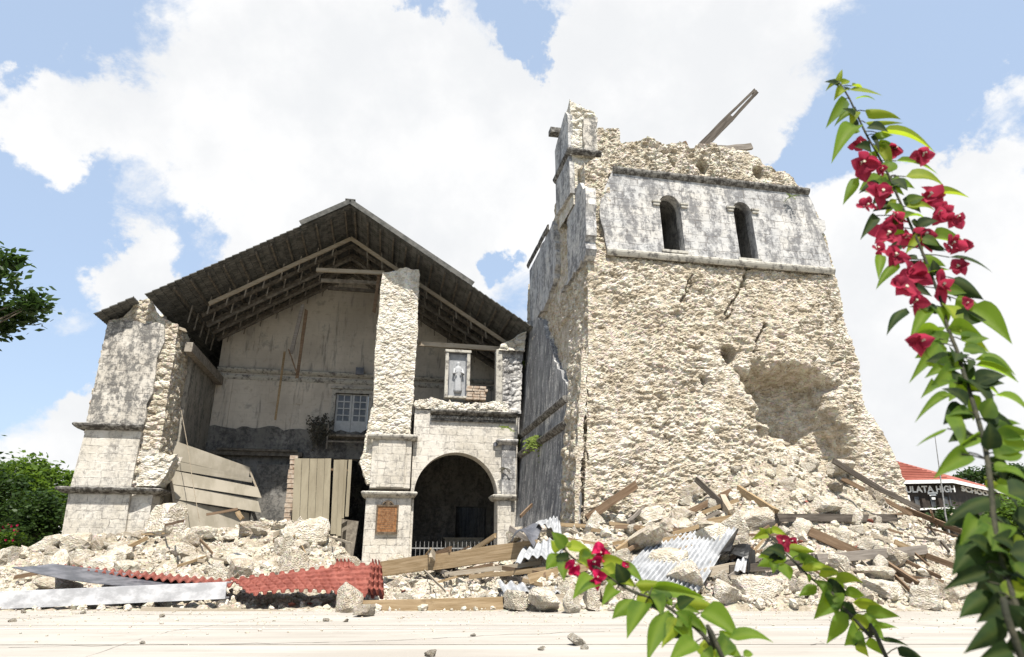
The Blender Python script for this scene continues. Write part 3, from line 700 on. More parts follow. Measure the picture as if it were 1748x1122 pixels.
def fslab(px_poly, step, amp, seed, off, th, holes=(), skip=()):
    return jag([(tf(px, py)[0], tf(px, py)[2]) for px, py in px_poly], step, amp, seed, skip)
def ff(off): return lambda u, z: (u, float(np.interp(z, VZ, VF)) - off, z)
out = fslab([(1036, 431), (1030, 400), (1022, 360), (1030, 325), (1044, 293), (1130, 303), (1240, 317), (1377, 335), (1386, 352), (1392, 374), (1405, 379), (1407, 394), (1400, 402), (1411, 430), (1420, 465), (1300, 455), (1160, 442)], .42, .07, 5, 0, 0, skip=(4, 5, 6, 14, 15, 16))
def arch_hole(a, b, z0, z1, n=12):
    r = (b - a) / 2; zs = z1 - r * 1.05
    return [(a, z0), (b, z0), (b, zs)] + [((a + b) / 2 + r * math.cos(t), zs + r * 1.05 * math.sin(t)) for t in np.linspace(0, math.pi, n)[1:-1]] + [(a, zs)]
holes = [arch_hole(*w) for w in wins]
up = MB(); up.prism(out, ff(.14), (0, .62, 0), holes); up.build('belfry_facing', M['ashlar_grey'], tower)
# deep window reveals with dark backs
for w in wins:
    a, b, z0, z1 = w; wm = MB(); h = arch_hole(*w); h2 = [(a - .12 if x < (a + b) / 2 else b + .12 if True else x, z) for x, z in h]
    n = len(h); vs = [(x, ff(-.40)(x, z)[1], z) for x, z in h] + [(x, 3.4, z) for x, z in h]
    wm.add(vs, [(i, (i + 1) % n, n + (i + 1) % n, n + i) for i in range(n)] + [tuple(range(n, 2 * n))])
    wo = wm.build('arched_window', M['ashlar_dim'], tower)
    im = MB()
    zs = z1 - (b - a) / 2
    for x0, x1 in ((a - .34, a - .02), (b + .02, b + .34)):
        im.box(x0, x1, ff(.24)(0, zs)[1], ff(.10)(0, zs)[1], zs - .12, zs + .02); im.box(x0 - .05, x1 + .05, ff(.28)(0, zs)[1], ff(.09)(0, zs)[1], zs + .022, zs + .10)
    im.build('impost', M['moulding_pale'], wo)
    sl = MB(); sl.box(a - .12, b + .12, ff(.20)(0, z0)[1], ff(-.2)(0, z0)[1], z0 - .14, z0 - .01); sl.build('sill', M['moulding_pale'], wo)
def course(p0, p1, k, name, m, par, n=16, drop=0.0):
    a, b = tf(*p0), tf(*p1); mm = MB(); seg = []
    for i in range(n + 1):
        t = i / n; seg.append((a[0] + (b[0] - a[0]) * t, a[1] + (b[1] - a[1]) * t - .13 - random.uniform(0, .03)))
    mm.mold(seg, (a[2] + b[2]) / 2, prof(k)); return mm.build(name, m, par)
course((1044, 297), (1378, 337), .58, 'string_course', M['moulding'], tower)
course((1034, 438), (1421, 471), .45, 'string_course', M['moulding_pale'], tower)
# left side facings: (v, z) outlines on the tower's flank
def UL(z): return float(np.interp(z, cz, flu))
def side_pt(px, py, off=.0):
    U = .4
    for _ in range(5): a = chU(px, py, U); U = UL(a[2]) - off
    return a[1], a[2]
def fl(off): return lambda v, z: (UL(z) - off, v, z)
def sslab(name, pxs, m, off, th, step=.3, amp=.16, seed=2, skip=()):
    b = MB(); b.prism(jag([side_pt(px, py, off) for px, py in pxs], step, amp, seed, skip), fl(off), (th, 0, 0)); return b.build(name, m, tower)
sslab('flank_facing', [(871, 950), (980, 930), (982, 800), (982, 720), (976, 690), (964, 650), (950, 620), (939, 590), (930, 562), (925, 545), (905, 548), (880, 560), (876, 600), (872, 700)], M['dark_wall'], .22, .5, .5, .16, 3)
sslab('flank_facing', [(905, 556), (904, 462), (921, 428), (943, 378), (946, 400), (949, 440), (946, 475), (936, 510), (925, 530)], M['ashlar_grey'], .20, .5, .3, .16, 4, skip=(0, 1))
sslab('flank_facing', [(957, 500), (969, 478), (968, 400), (968, 345), (975, 322), (990, 312), (999, 320), (1000, 380), (999, 436), (985, 460)], M['ashlar_grey'], .20, .5, .3, .15, 6)
def scourse(p0, p1, k, par):
    a, b = side_pt(*p0), side_pt(*p1); mm = MB(); n = 14; seg = []
    for i in range(n + 1):
        t = i / n; z = a[1] + (b[1] - a[1]) * t; seg.append((UL(z) - .21 - random.uniform(0, .04), a[0] + (b[0] - a[0]) * t))
    mm.mold(seg, (a[1] + b[1]) / 2, prof(k)); mm.build('string_course', M['moulding'], par)
scourse((873, 765), (976, 692), .6, tower); scourse((872, 800), (978, 728), .75, tower); scourse((908, 464), (944, 388), .4, tower)
# cracked quoin strip at the front left corner
q = [tf(975, 890), tf(978, 760), tf(975, 700), tf(985, 640), tf(960, 610), tf(945, 560)]
qm = MB()
loft('quoin_stack', [0, 4, 8, 11], [[(UL(z) - .46, -.42 + .02 * z), (UL(z) + w_, -.42 + .02 * z), (UL(z) + w_, 1.8), (UL(z) - .46, 1.8)] for z, w_ in ((0, -.26), (4, -.24), (8, -.20), (11, -.2))], .3,
     lambda s, f: 9.4 + .4 * np.sin(f * 5 + s), .06, .055, lambda U, V, Z, s: .16 * (np.floor(Z / .62 + .3 * np.sin(V * 3)) * .618 % 1 - .5) + rd(.5, .12, 33)(U, V, Z, s), M['rubble'], tower, ncap=5, caprough=.12)
# belfry remnant
sp_ul = .75; s0 = chU(975, 230, sp_ul); s1 = chU(951, 230, sp_ul); sr = ch(1020, 230, s0[1])
zt0 = chU(975, 168, sp_ul)[2]; zt_r = ch(1018, 190, s0[1])[2]
def sp_top(side, fr): return np.choose(side, [zt0 + (zt_r - zt0) * fr, zt_r + 0 * fr, zt_r - .3 + 0 * fr, zt0 + .1 - .9 * (1 - fr)]) + .22 * fbm(np.stack([fr * 5 + side * 9, fr * 0, fr * 0], 1), 3, 72)
spc = [[(sp_ul, s0[1]), (sr[0], s0[1] + .1), (sr[0], s1[1]), (sp_ul, s1[1])]] * 2
def spd(U, V, Z, side):
    P = np.stack([U, V, Z], 1); r = stones(P, .42, .13, 8); return np.where((Z > zt_r - 1.7) & (side < 3), r, np.where(side == 3, r * .15, r * .4))
loft('belfry_pier', [17.5, 26], spc, 17.8, sp_top, .07, .07, spd, M['rubble_white'], tower, ncap=6, caprough=.12)
b = MB(); b.prism(jag([(s0[1] - .02, 18.4), (s1[1], 18.6), (s1[1], zt0 - 1.3), (s0[1] + .4, zt0 - .4), (s0[1] - .02, zt0 - .9)], .5, .06, 3), lambda v, z: (sp_ul - .16, v, z), (.25, 0, 0)); b.build('belfry_pier_facing', M['ashlar_grey'], tower)
b = MB(); b.mold([(sp_ul - .12, s1[1] + .1), (sp_ul - .12, s0[1] - .12), (sr[0] + .08, s0[1] - .12)][::1], ch(990, 262, s0[1])[2] - .2, prof(.55)); b.build('string_course', M['moulding'], tower)
b = MB(); za = ch(1003, 206, s0[1])[2]; zb = ch(1003, 262, s0[1])[2]
b.prism(jag([uz(994, 206, s0[1]), uz(1018, 203, s0[1]), uz(1016, 262, s0[1]), uz(996, 258, s0[1])], .3, .05, 9), lambda u, z: (u, s0[1] - .16, z), (0, .2, 0)); b.build('belfry_pier_facing', M['ashlar_black'], tower)
b = MB(); e = chU(955, 226, sp_ul); b.box(sp_ul - .6, sp_ul + .2, e[1] - .4, e[1] + .1, e[2] - .3, e[2]); b.build('gargoyle_stub', M['moulding'], tower)
v2 = s1[1] + .8; p0, p1 = ch(1016, 217, v2), ch(1058, 222, v2)
loft('belfry_parapet', [17, 26], [[(p0[0], v2), (p1[0], v2), (p1[0], v2 + 1.0), (p0[0], v2 + 1.0)]] * 2, 18.5, lambda s, f: np.choose(s, [p0[2] - (p0[2] - p1[2]) * f, p1[2] + 0 * f, p1[2] + 0 * f, p0[2] + 0 * f]) + .06 * rng.normal(size=f.shape), .08, .08,
     lambda U, V, Z, s: stones(np.stack([U, V, Z], 1), .35, .10, 2), M['rubble'], tower, ncap=4, caprough=.1)

# ------------------------------------------------------------------ church portico
church = tag(empty('ruined_church', (OX, OY, 0), AL), 'collapsed church portico with grey sheet gable roof, tall broken pillar and arched doorway', 'church')
VFc, VB = 12.0, 20.5
# corner pier
zpt = 14.1
def pt(side, fr):
    u = np.choose(side, [fr, 1 + 0 * fr, 1 - fr, 0 * fr]); return 13.5 + .75 * np.exp(-((u - .5) / .36) ** 2) + .80 * np.exp(-((u - .45) / .17) ** 4) + .15 * fbm(np.stack([fr * 7 + side * 11, fr * 0, fr * 0], 1), 3, 5)
loft('corner_pier', [0, 2, 8, 13.6, 16], [[(-22.85, 12.02), (u, 12.02), (u, 14.6), (-22.85, 14.6)] for u in (-19.3, -19.3, -19.15, -19.3, -19.3)], -.1, pt, .08, .075, rd(.42, .12, 4, .15), M['rubble'], church, ncap=8, caprough=.15)
fu = lambda V: (lambda u, z: (u, V, z))
def front(name, pxs, V, th, m, par, step=.5, amp=.08, seed=1, holes=(), skip=()):
    b = MB(); b.prism(jag([uz(px, py, V) for px, py in pxs], step, amp, seed, skip), fu(V), (0, th, 0), holes); return b.build(name, m, par)
front('pier_facing', [(146, 728), (242, 733), (250, 690), (262, 655), (268, 610), (280, 585), (280, 555), (232, 548), (184, 550)], 11.82, .5, M['ashlar_black'], church, .45, .13, 7, skip=(0, 7, 8))
front('pier_facing', [(118, 838), (222, 838), (242, 734), (146, 734)], 11.80, .5, M['ashlar_pale'], church, skip=(0, 1, 2, 3))
front('pier_facing', [(97, 960), (207, 955), (222, 842), (117, 842)], 11.74, .5, M['ashlar_pale'], church, skip=(0, 1, 2, 3))
b = MB(); b.box(-20.02, -19.05, 11.95, 13.2, .6, 4.55); b.box(-20.0, -19.2, 12.0, 13.2, 5.0, 7.2); b.build('pier_pilaster', M['ashlar_pale'], church)
for z, k in ((4.42, 1.25), (7.62, 1.0)):
    b = MB(); b.mold([(-22.98, 14.4), (-22.98, 11.74), (-19.98, 11.74), (-19.0, 11.98), (-19.0, 13.3)] if z < 5 else [(-22.98, 14.4), (-22.98, 11.78), (-20.0, 11.78)], z, prof(k)); b.build('string_course', M['moulding'], church)
a0 = ch(256, 782, 12.2)
loft('arch_stub', [4.7, 5.4, 6.6], [[(-19.9, 11.9), (-18.95, 11.9), (-18.95, 13.2), (-19.9, 13.2)], [(-19.9, 11.9), (-18.6, 11.9), (-18.6, 13.2), (-19.9, 13.2)], [(-19.9, 11.9), (-18.25, 11.9), (-18.25, 13.2), (-19.9, 13.2)]], 4.85, lambda s, f: 6.25 + .3 * np.sin(f * 3 + s), .08, .08, rd(.5, .10, 6), M['rubble_white'], church, ncap=4, caprough=.1)
# portico side wall, nave walls
b = MB(); b.box(-19.75, -19.0, 14.62, VB, 0, 12.9); b.build('side_wall', M['side_plaster'], church)
b = MB(); b.box(-23.0, -22.2, 14.7, 48, 0, 13.0); b.box(-23, 1.0, 47.2, 48, 0, 13.0); b.box(.3, .98, 13.7, 47.1, 0, 14.0); b.build('nave_wall', M['ashlar_grey'], church)
# back wall: gable with door and arch-way openings
def roofz(u, drop=.0):
    return (21.63 + (u + 10.58) * .646 if u < -10.58 else 21.63 - (u + 10.58) * .633) - drop
zband = ch(450, 737, VB)[2]
dl, dr = ch(574, 672, VB)[0], ch(630, 672, VB)[0]; dzt, dzb = ch(600, 672, VB)[2], ch(600, 767, VB)[2]
upper = jag([(-19.0, zband), (0.8, zband)], .35, .14, 6)[:int(19.8 / .35)] + [(0.8, zband), (0.8, roofz(.8, .5)), (-10.58, roofz(-10.58, .5)), (-19.0, roofz(-19.0, .5))]
b = MB(); b.prism(upper, fu(VB), (0, .7, 0), [[(dl, dzb if dzb > zband else zband + .05), (dr, max(dzb, zband + .05)), (dr, dzt), (dl, dzt)]]); b.build('gable_wall', M['plaster'], church)
dkl, dkr = ch(503, 800, VB)[0], ch(632, 800, VB)[0]
al, ar_ = ch(700, 900, VB)[0], ch(842, 900, VB)[0]
zdk = ch(560, 783, VB)[2]
b = MB(); rj = random.Random(12); b.prism([(-19.0, 0), (.8, 0)] + [(x_, zband + .22 + rj.uniform(-.14, .16)) for x_ in np.linspace(.8, -19.0, 60)], fu(VB - .12), (0, .8, 0), [[(dkl, .6), (dkr, .6), (dkr, zdk), (dkl, zdk)], [(ar_ - 2.6, .6), (ar_ - .5, .6), (ar_ - .5, 4.6), (ar_ - 2.6, 4.6)]])
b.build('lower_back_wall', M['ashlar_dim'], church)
# door with panes
dz0 = max(dzb, zband + .05); db = MB(); db.box(dl + .02, dr - .02, VB + .30, VB + .36, dz0 + .02, dzt - .02)
door = db.build('french_door', M['glass'], church)
fm = MB(); mid = (dl + dr) / 2; W_d = (dr - dl)
zpan = dz0 + (dzt - dz0) * .30
for x0, x1 in ((dl + .03, mid - .015), (mid + .015, dr - .03)):
    fm.box(x0, x0 + .13, VB + .22, VB + .298, dz0 + .03, dzt - .03); fm.box(x1 - .13, x1, VB + .22, VB + .298, dz0 + .03, dzt - .03)
    fm.box(x0 + .13, x1 - .13, VB + .24, VB + .298, dz0 + .03, zpan); 
    for k in range(5):
        z = zpan + (dzt - .03 - zpan) * k / 4 - (.06 if k else 0); fm.box(x0 + .13, x1 - .13, VB + .235, VB + .297, z, z + .07)
    xm = (x0 + x1) / 2; fm.box(xm - .035, xm + .035, VB + .238, VB + .296, zpan, dzt - .05)
fm.build('door_leaf', M['grey_paint'], door)
sm = MB(); t = .28
sm.box(dl - t, dl, VB - .08, VB + .2, dz0, dzt + t); sm.box(dr, dr + t, VB - .08, VB + .2, dz0, dzt + t); sm.box(dl - .001, dr + .001, VB - .079, VB + .2, dzt, dzt + t - .002); sm.box(dl - t - .1, dr + t + .1, VB - .2, VB + .1, dzt + t + .003, dzt + t + .14)
sm.build('door_surround', M['moulding_pale'], door)
bl = MB(); zb_ = dz0 - .1
bl.box(dl - .3, dr + .2, VB - .9, VB - .13, zb_ - .25, zb_ - .1); bl.bar((dl - .3, VB - .9, zb_ - .6), (dr + .2, VB - .9, zb_ - .6), .1, .1); bl.bar((dl - .25, VB - .85, zb_ - 1.1), (dl - .25, VB - .85, zb_ + .6), .1, .1); bl.build('balcony_remnant', M['timber_grey'], church)
# plaster cornice, framed panels, stains
b = MB(); zc1 = ch(498, 641, VB)[2]; b.mold([(-19.0, VB - .01), (.8, VB - .01)][::1], zc1, prof(1.0)); b.mold([(-19.0, VB - .01), (.8, VB - .01)], zc1 - .45, prof(.4)); b.build('wall_cornice', M['moulding_pale'], church)
for l, r_, t_, bt in ((455, 478, 650, 687), (500, 520, 650, 690)):
    b = MB(); u0, z0 = uz(l, bt, VB); u1, z1 = uz(r_, t_, VB)
    b.box(u0, u1, VB - .05, VB - .004, z0, z0 + .09); b.box(u0, u0 + .09, VB - .05, VB - .004, z0 + .09, z1); b.box(u1 - .09, u1, VB - .05, VB - .004, z0 + .09, z1)
    b.build('plaster_frame', M['plaster'], church)
b = MB(); b.box(*sorted((uz(385, 700, VB)[0], uz(391, 700, VB)[0])), VB - .1, VB - .005, zband, zc1 - .5)
b.build('plaster_strip', M['plaster'], church)
b = MB(); u0, z0 = uz(607, 642, VB); b.box(u0, u0 + .55, VB - .5, VB - .34, z0, z0 + .5); b.build('lamp_box', M['zinc_dark'], church)
# ledge under the plaster, dark pilasters
b = MB(); zl = ch(430, 778, VB - .5)[2]; b.box(-18.6, -12.9, VB - .6, VB - .13, zl, zl + .28); b.box(-18.2, -13.2, VB - .75, VB - .601, zl + .28, zl + .42); b.build('floor_beam', M['rafter'], church)
b = MB(); ub = ch(497, 830, 16.5)[0]; zt_ = ch(497, 772, 16.5)[2]
for k in range(int((zt_ - .8) / .28)): b.box(ub - .2 - random.uniform(0, .06), ub + .16 + random.uniform(0, .08), 16.5 - random.uniform(0, .06), 17.2, .8 + k * .28, .8 + k * .28 + .24)
b.build('brick_pier', M['brick'], church)
b = MB(); l, r_ = ch(432, 850, 18.5)[0], ch(490, 850, 18.5)[0]; b.box(l, r_, 18.5, 18.7, .8, ch(460, 793, 18.5)[2]); b.build('grey_partition', M['ashlar_dim'], church)
# nave inside, seen through the openings
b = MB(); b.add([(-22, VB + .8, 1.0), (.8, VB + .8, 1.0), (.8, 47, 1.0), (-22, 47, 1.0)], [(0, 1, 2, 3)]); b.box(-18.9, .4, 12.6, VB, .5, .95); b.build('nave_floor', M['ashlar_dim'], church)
# central pillar
cp = lambda px, py: ch(px, py, VFc)[0]
tbl = [(7.9, cp(630, 737), cp(700, 737)), (9.0, cp(637, 700), cp(702, 700)), (10.5, cp(639, 655), cp(707, 655)), (13, cp(641, 590), cp(711, 590)), (14.6, cp(646, 545), cp(713, 545)), (16.2, cp(648, 505), cp(714, 505)), (18.4, cp(655, 458), cp(717, 458))]
loft('pillar_upper', [t[0] for t in tbl], [[(a, 12.0), (c, 12.0), (c, 13.6), (a, 13.6)] for _, a, c in tbl], 7.85, lambda s, f: np.choose(s, [17.7 + .35 * np.sin(f * 2.4), 17.9 + 0 * f, 17.8 + 0 * f, 17.6 + 0 * f]) + .35 * fbm(np.stack([f * 4 + s * 9, f * 0, f * 0], 1), 3, 71), .06, .055, rd(.29, .065, 12, .14), M['rubble_white'], church, ncap=6, caprough=.12)
b = MB(); b.box(-8.28, -6.12, 11.9, 13.6, 4.95, 7.6); b.box(-8.42, -6.0, 11.82, 13.62, .4, 4.5)
b.box(-7.95, -6.45, 11.82, 11.9, 5.0, 7.58)
b.build('pillar_lower', M['ashlar_pale'], church, bevel=.03)
for z, k, x in ((4.45, 1.0, .03), (7.56, .75, .0)):
    b = MB(); b.mold([(-8.35 - x, 13.5), (-8.35 - x, 11.85 - x), (-6.05 + x, 11.85 - x), (-6.05 + x, 13.5)], z, prof(k)); b.build('pillar_moulding', M['moulding_pale'], church)
loft('arch_stub', [5, 6.3, 7.0, 9.2], [[(u, 12.1), (-8.2, 12.1), (-8.2, 13.4), (u, 13.4)] for u in (-8.35, -8.9, -8.75, -8.5)], 5.2, lambda s, f: 9.3 + .3 * np.sin(f * 4 + s), .07, .07, rd(.4, .12, 16), M['rubble_white'], church, ncap=4, caprough=.1)
pq = [uz(643, 908, 11.7), uz(678, 865, 11.7)]
b = MB(); b.box(pq[0][0], pq[1][0], 11.72, 11.818, pq[0][1], pq[1][1]); plq = b.build('memorial_plaque', M['bronze'], church)
b = MB(); (u0, z0), (u1, z1) = pq
b.box(u0 - .09, u1 + .09, 11.68, 11.815, z0 - .10, z0); b.box(u0 - .09, u1 + .09, 11.68, 11.815, z1, z1 + .09); b.box(u0 - .09, u0, 11.69, 11.815, z0, z1); b.box(u1, u1 + .09, 11.69, 11.815, z0, z1)
um = (u0 + u1) / 2; b.tube([(um - .28, 11.74, z1 + .12), (um - .16, 11.74, z1 + .25), (um, 11.74, z1 + .30), (um + .16, 11.74, z1 + .25), (um + .28, 11.74, z1 + .12)], .05, 6); b.tube([(um, 11.70, z1 + .14), (um, 11.78, z1 + .14)], .14, 12)
b.build('plaque_frame', M['bronze_dark'], plq)
b = MB(); r5 = random.Random(5)
for k in range(11):
    z = z1 - .12 - k * (z1 - z0 - .2) / 11; L = (u1 - u0) * r5.uniform(.3, .42)
    x = um - L
    while x < um + L: w = r5.uniform(.03, .09); b.box(x, x + w, 11.712, 11.7195, z - .035, z); x += w + .025
tag(b.build('raised_lettering', M['bronze_dark'], plq), kind='stuff')
# arch wall
zcor = 9.42; ca, cr_ = -3.54, 2.34; zsp = 4.62
arc = [(ca + cr_, .4), (ca + cr_, zsp)] + [(ca + cr_ * math.cos(t), zsp + 1.03 * cr_ * math.sin(t)) for t in np.linspace(0, math.pi, 30)[1:-1]] + [(ca - cr_, zsp), (ca - cr_, .4)]
outl = [(-6.04, .3), (-6.04, zcor), (-.05, zcor), (-.05, .3)] + arc
b = MB(); b.prism(outl, fu(12.15), (0, 1.1, 0)); b.build('arch_wall', M['ashlar_pale'], church)
for x0, x1 in ((-6.0, ca - cr_ + .02), (ca + cr_ - .02, -.45)):
    b = MB(); b.box(x0, x1, 11.98, 13.2, .4, 4.4); b.build('arch_pier', M['ashlar_pale'], church, bevel=.02)
b = MB(); b.mold([(ca + cr_ - .06, 13.2), (ca + cr_ - .06, 12.0), (-.2, 12.0)], 4.4, prof(.9)); b.build('arch_impost', M['moulding_pale'], church)
b = MB(); b.box(-1.0, -.2, 11.95, 12.14, 4.75, 7.5); b.mold([(-1.05, 12.14), (-1.05, 11.96), (-.1, 11.96)], 7.5, prof(.9)); b.build('arch_pilaster', M['ashlar_grey'], church)
b = MB(); b.tube([(-1.35, 12.02, 7.55), (-1.35, 12.4, 7.55)], .13, 12); b.build('drain_pipe', M['zinc_dark'], church)
b = MB(); b.mold([(-5.15, 12.14), (-.1, 12.14)], zcor - .32, prof(1.25)); b.box(-5.1, -.2, 12.03, 12.149, zcor - .62, zcor - .5)
x = -5.05
while x < -.3: b.box(x, x + .10, 11.93, 12.029, zcor - .48, zcor - .335); x += .2
b.build('arch_cornice', M['moulding'], church)
loft('broken_parapet', [9, 11], [[(-6.05, 12.0), (-.6, 12.0), (-.6, 13.1), (-6.05, 13.1)]] * 2, zcor + .03, lambda s, f: 9.85 + .12 * rng.normal(size=f.shape) + .12 * np.sin(f * 9 + s), .07, .06, rd(.33, .10, 22), M['rubble_white'], church, ncap=6, caprough=.12)
b = MB(); u0, z0 = uz(797, 682, 12.25); u1, z1 = uz(831, 660, 12.25)
for k in range(5):
    zz = z0 + k * (z1 - z0) / 5; x = u0 - random.uniform(0, .06)
    while x < u1 - .1: w = random.uniform(.28, .42); b.box(x, min(x + w, u1 + random.uniform(-.05, .06)), 12.2 - random.uniform(0, .05), 12.9, zz, zz + (z1 - z0) / 5 - .025); x += w + .02
b.build('brick_stub', M['brick'], church, bevel=.012)
# right jamb of the upper opening
zj0, zj1 = ch(850, 690, 12.1)[2], ch(850, 597, 12.1)[2]
b = MB(); b.box(cp(847, 640), cp(858, 640), 12.05, 12.6, zj0, zj1); b.build('door_jamb', M['moulding_pale'], church, bevel=.03)
loft('broken_pier', [9, 12.9, 14.8], [[(-1.0, 12.2), (.15, 12.2), (.15, 13.6), (-1.0, 13.6)], [(-1.0, 12.2), (.3, 12.2), (.3, 13.6), (-1.0, 13.6)], [(-.7, 12.2), (.6, 12.2), (.6, 13.6), (-.7, 13.6)]], zcor, lambda s, f: np.choose(s, [13.4 + 1.1 * f, 14.5 + 0 * f, 14.5 - 1 * f, 13.4 + 0 * f]) + .1 * rng.normal(size=f.shape), .08, .08, rd(.4, .10, 25), M['ashlar_grey'], church, ncap=5, caprough=.12)
loft('pier_cap', [12.9, 14.6], [[(-1.35, 11.95), (.4, 11.95), (.4, 12.8), (-1.35, 12.8)], [(-.6, 11.95), (.5, 11.95), (.5, 12.8), (-.6, 12.8)]], 13.2, lambda s, f: np.choose(s, [13.6 + .9 * f, 14.5 + 0 * f, 14.5 - .9 * f, 13.6 + 0 * f]), .08, .08, rd(.5, .12, 27), M['rubble_white'], church, ncap=5, caprough=.12)
# gallery floor over the arch, keeps the doorway dark
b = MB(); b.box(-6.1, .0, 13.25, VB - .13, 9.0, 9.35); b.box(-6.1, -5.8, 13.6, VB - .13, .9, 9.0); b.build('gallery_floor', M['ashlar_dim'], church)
# saint niche panel
nl, nr, nt, nb = 758, 803, 604, 679
u0, z0 = uz(nl, nb, 12.3); u1, z1 = uz(nr, nt, 12.3)
b = MB(); t = .2; b.box(u0, u0 + t, 12.2, 12.6, z0, z1); b.box(u1 - t, u1, 12.2, 12.6, z0, z1); b.box(u0 - .05, u1 + .05, 12.15, 12.62, z1, z1 + .16); b.box(u0 + t, u1 - t, 12.22, 12.6, z0, z0 + .12)
nf = b.build('niche_frame', M['moulding_pale'], church, bevel=.02)
b = MB(); b.box(u0 + t, u1 - t, 12.40, 12.5, z0 + .12, z1); b.build('relief_panel', M['relief'], nf)
b = MB(); b.box(u0 + t, u0 + t + .06, 12.3, 12.40, z0 + .12, z1); b.box(u1 - t - .06, u1 - t, 12.3, 12.40, z0 + .12, z1); b.box(u0 + t, u1 - t, 12.31, 12.4, z1 - .06, z1 - .002); b.build('inner_border', M['zinc_dark'], nf)
um = (u0 + u1) / 2 + .05; zh = z0 + .35; H = (z1 - z0) * .68
b = MB()
prf = [(0, .26), (.08, .30), (.3, .25), (.5, .22), (.64, .24), (.76, .27), (.83, .20), (.86, .09), (.89, .10), (.94, .125), (.98, .10), (1.0, .03)]
n = 14; vs = []; fs = []
for t_, r_ in prf:
    for k in range(n): an = 2 * math.pi * k / n; fold = 1 + .07 * math.sin(an * 5) * (t_ < .8); vs.append((um + r_ * fold * math.cos(an) * H / 2.2, 12.36 + .55 * r_ * fold * math.sin(an) * H / 2.2, zh + t_ * H))
for i in range(len(prf) - 1):
    for k in range(n): fs.append((i * n + k, i * n + (k + 1) % n, (i + 1) * n + (k + 1) % n, (i + 1) * n + k))
b.add(vs, fs + [tuple(range(n))]); s = H / 2.2
b.tube([(um - .26 * s, 12.30, zh + .76 * H), (um - .34 * s, 12.22, zh + .60 * H), (um - .10 * s, 12.14, zh + .62 * H)], [.08 * s, .075 * s, .05 * s], 7); b.tube([(um + .26 * s, 12.30, zh + .76 * H), (um + .36 * s, 12.22, zh + .58 * H), (um + .12 * s, 12.13, zh + .66 * H)], [.08 * s, .075 * s, .05 * s], 7)
b.build('robed_figure', M['relief_pale'], nf, smooth=True)

# roof
roof = None
def roof_slope(u0, z0, u1, z1, v0, v1, name, par, thick=.05, step=.40):
    L = math.hypot(u1 - u0, z1 - z0); n = int(L / step); vs_ = np.arange(v0, v1 + .001, .075)
    nx, nz_ = -(z1 - z0) / L, (u1 - u0) / L
    if nz_ < 0: nx, nz_ = -nx, -nz_
    prof_ = []
    for k in range(n):
        for t, o in ((k / n, .05), ((k + .93) / n, 0.0)): prof_.append((t, o))
    prof_.append((1.0, .05)); Vv = []; m_ = len(prof_)
    for lay in (0, thick):
        for v in vs_:
            wv_ = .035 * math.sin(v / .30 * 2 * math.pi)
            for t, o in prof_:
                q = o + wv_ - lay; Vv.append((u0 + (u1 - u0) * t + nx * q, v, z0 + (z1 - z0) * t + nz_ * q))
    nv = len(vs_); F = []; o2 = nv * m_
    for i in range(nv - 1):
        for k in range(m_ - 1):
            a = i * m_ + k; F.append((a, a + 1, a + m_ + 1, a + m_)); F.append((a + o2 + m_, a + o2 + m_ + 1, a + o2 + 1, a + o2))
    for k in range(m_ - 1): F.append((k, k + o2, k + 1 + o2, k + 1)); a = (nv - 1) * m_ + k; F.append((a, a + 1, a + 1 + o2, a + o2))
    for i in range(nv - 1):
        for k in (0, m_ - 1): a = i * m_ + k; F.append((a, a + m_, a + m_ + o2, a + o2))
    return np_mesh(name, Vv, F, M['roof_sheet'], par)
RU, RZ = -10.58, 21.63
ue = -20.95; roof = roof_slope(ue, roofz(ue), RU, RZ, 11.0, 48, 'roof', church)
roof_slope(RU + .02, RZ, .9, roofz(.9), 11.0, 48, 'roof_slope', roof)
roof_slope(-23.25, roofz(-23.25) + .2, -21.5, roofz(-21.5) + .2, 11.05, 14.6, 'eave_sheet', roof)
roof_slope(-23.25, roofz(-23.25), ue - .02, roofz(ue - .005), 14.7, 48, 'eave_sheet', roof)
b = MB()
for u0, u1 in ((-13.3, -10.62), (-10.54, -3.0)):
    z0, z1 = roofz(u0) + .16, roofz(u1) + .16
    b.bar((u0, 11.0, z0), (u1, 11.0, z1), .5, .09, up=(0, 0, 1)); b.bar((u0, 10.74, z0 - .12), (u1, 10.74, z1 - .12), .03, .30)
b.bar((RU, 10.8, RZ + .2), (RU, 48, RZ + .2), .6, .06); b.build('verge_cap', M['roof_sheet'], roof)
for side in (-1, 1):
    L = 9.6 if side < 0 else 11.2; sl = .646 if side < 0 else -.633
    ang = math.atan(abs(sl)); nP = int((L / math.cos(ang)) / .95)
    for k in range(nP):
        u = RU + side * (k + .35) * .95 * math.cos(ang); z = roofz(u, .22)
        b = MB(); b.bar((u, 11.3 + random.uniform(0, .25), z), (u, VB + .1, z), .10, .16, up=(0, 0, 1)); b.build('purlin', M['rafter'], roof)
    for i, v in enumerate((14.2, 15.6, 17.0, 18.4, 19.8)):
        u0, u1 = RU, (-19.2 if side < 0 else .1)
        b = MB()
        if i == 0 and side < 0: u1 = -18.5
        b.bar((u0, v, roofz(u0, .62 if i else .75)), (u1, v, roofz(u1, .62 if i else .75)), .13, .22, n=5, wob=.015); b.build('rafter', M['wood_pale'] if i == 0 else M['rafter'], roof)
        if i in (1, 2, 3):
            b = MB(); b.bar((u0, v + .1, roofz(u0, 1.5)), (u1 * .98, v + .1, roofz(u1, 1.25)), .10, .16); b.build('truss_chord', M['rafter'], roof)
        for k in range(9):
            u = RU + side * (1.0 + k * .98); b = MB(); b.bar((u, v + .09, roofz(u, .3)), (u + .1 * side, v + .09, roofz(u, 1.4)), .07, .07); b.build('truss_strut', M['timber_grey'], roof)
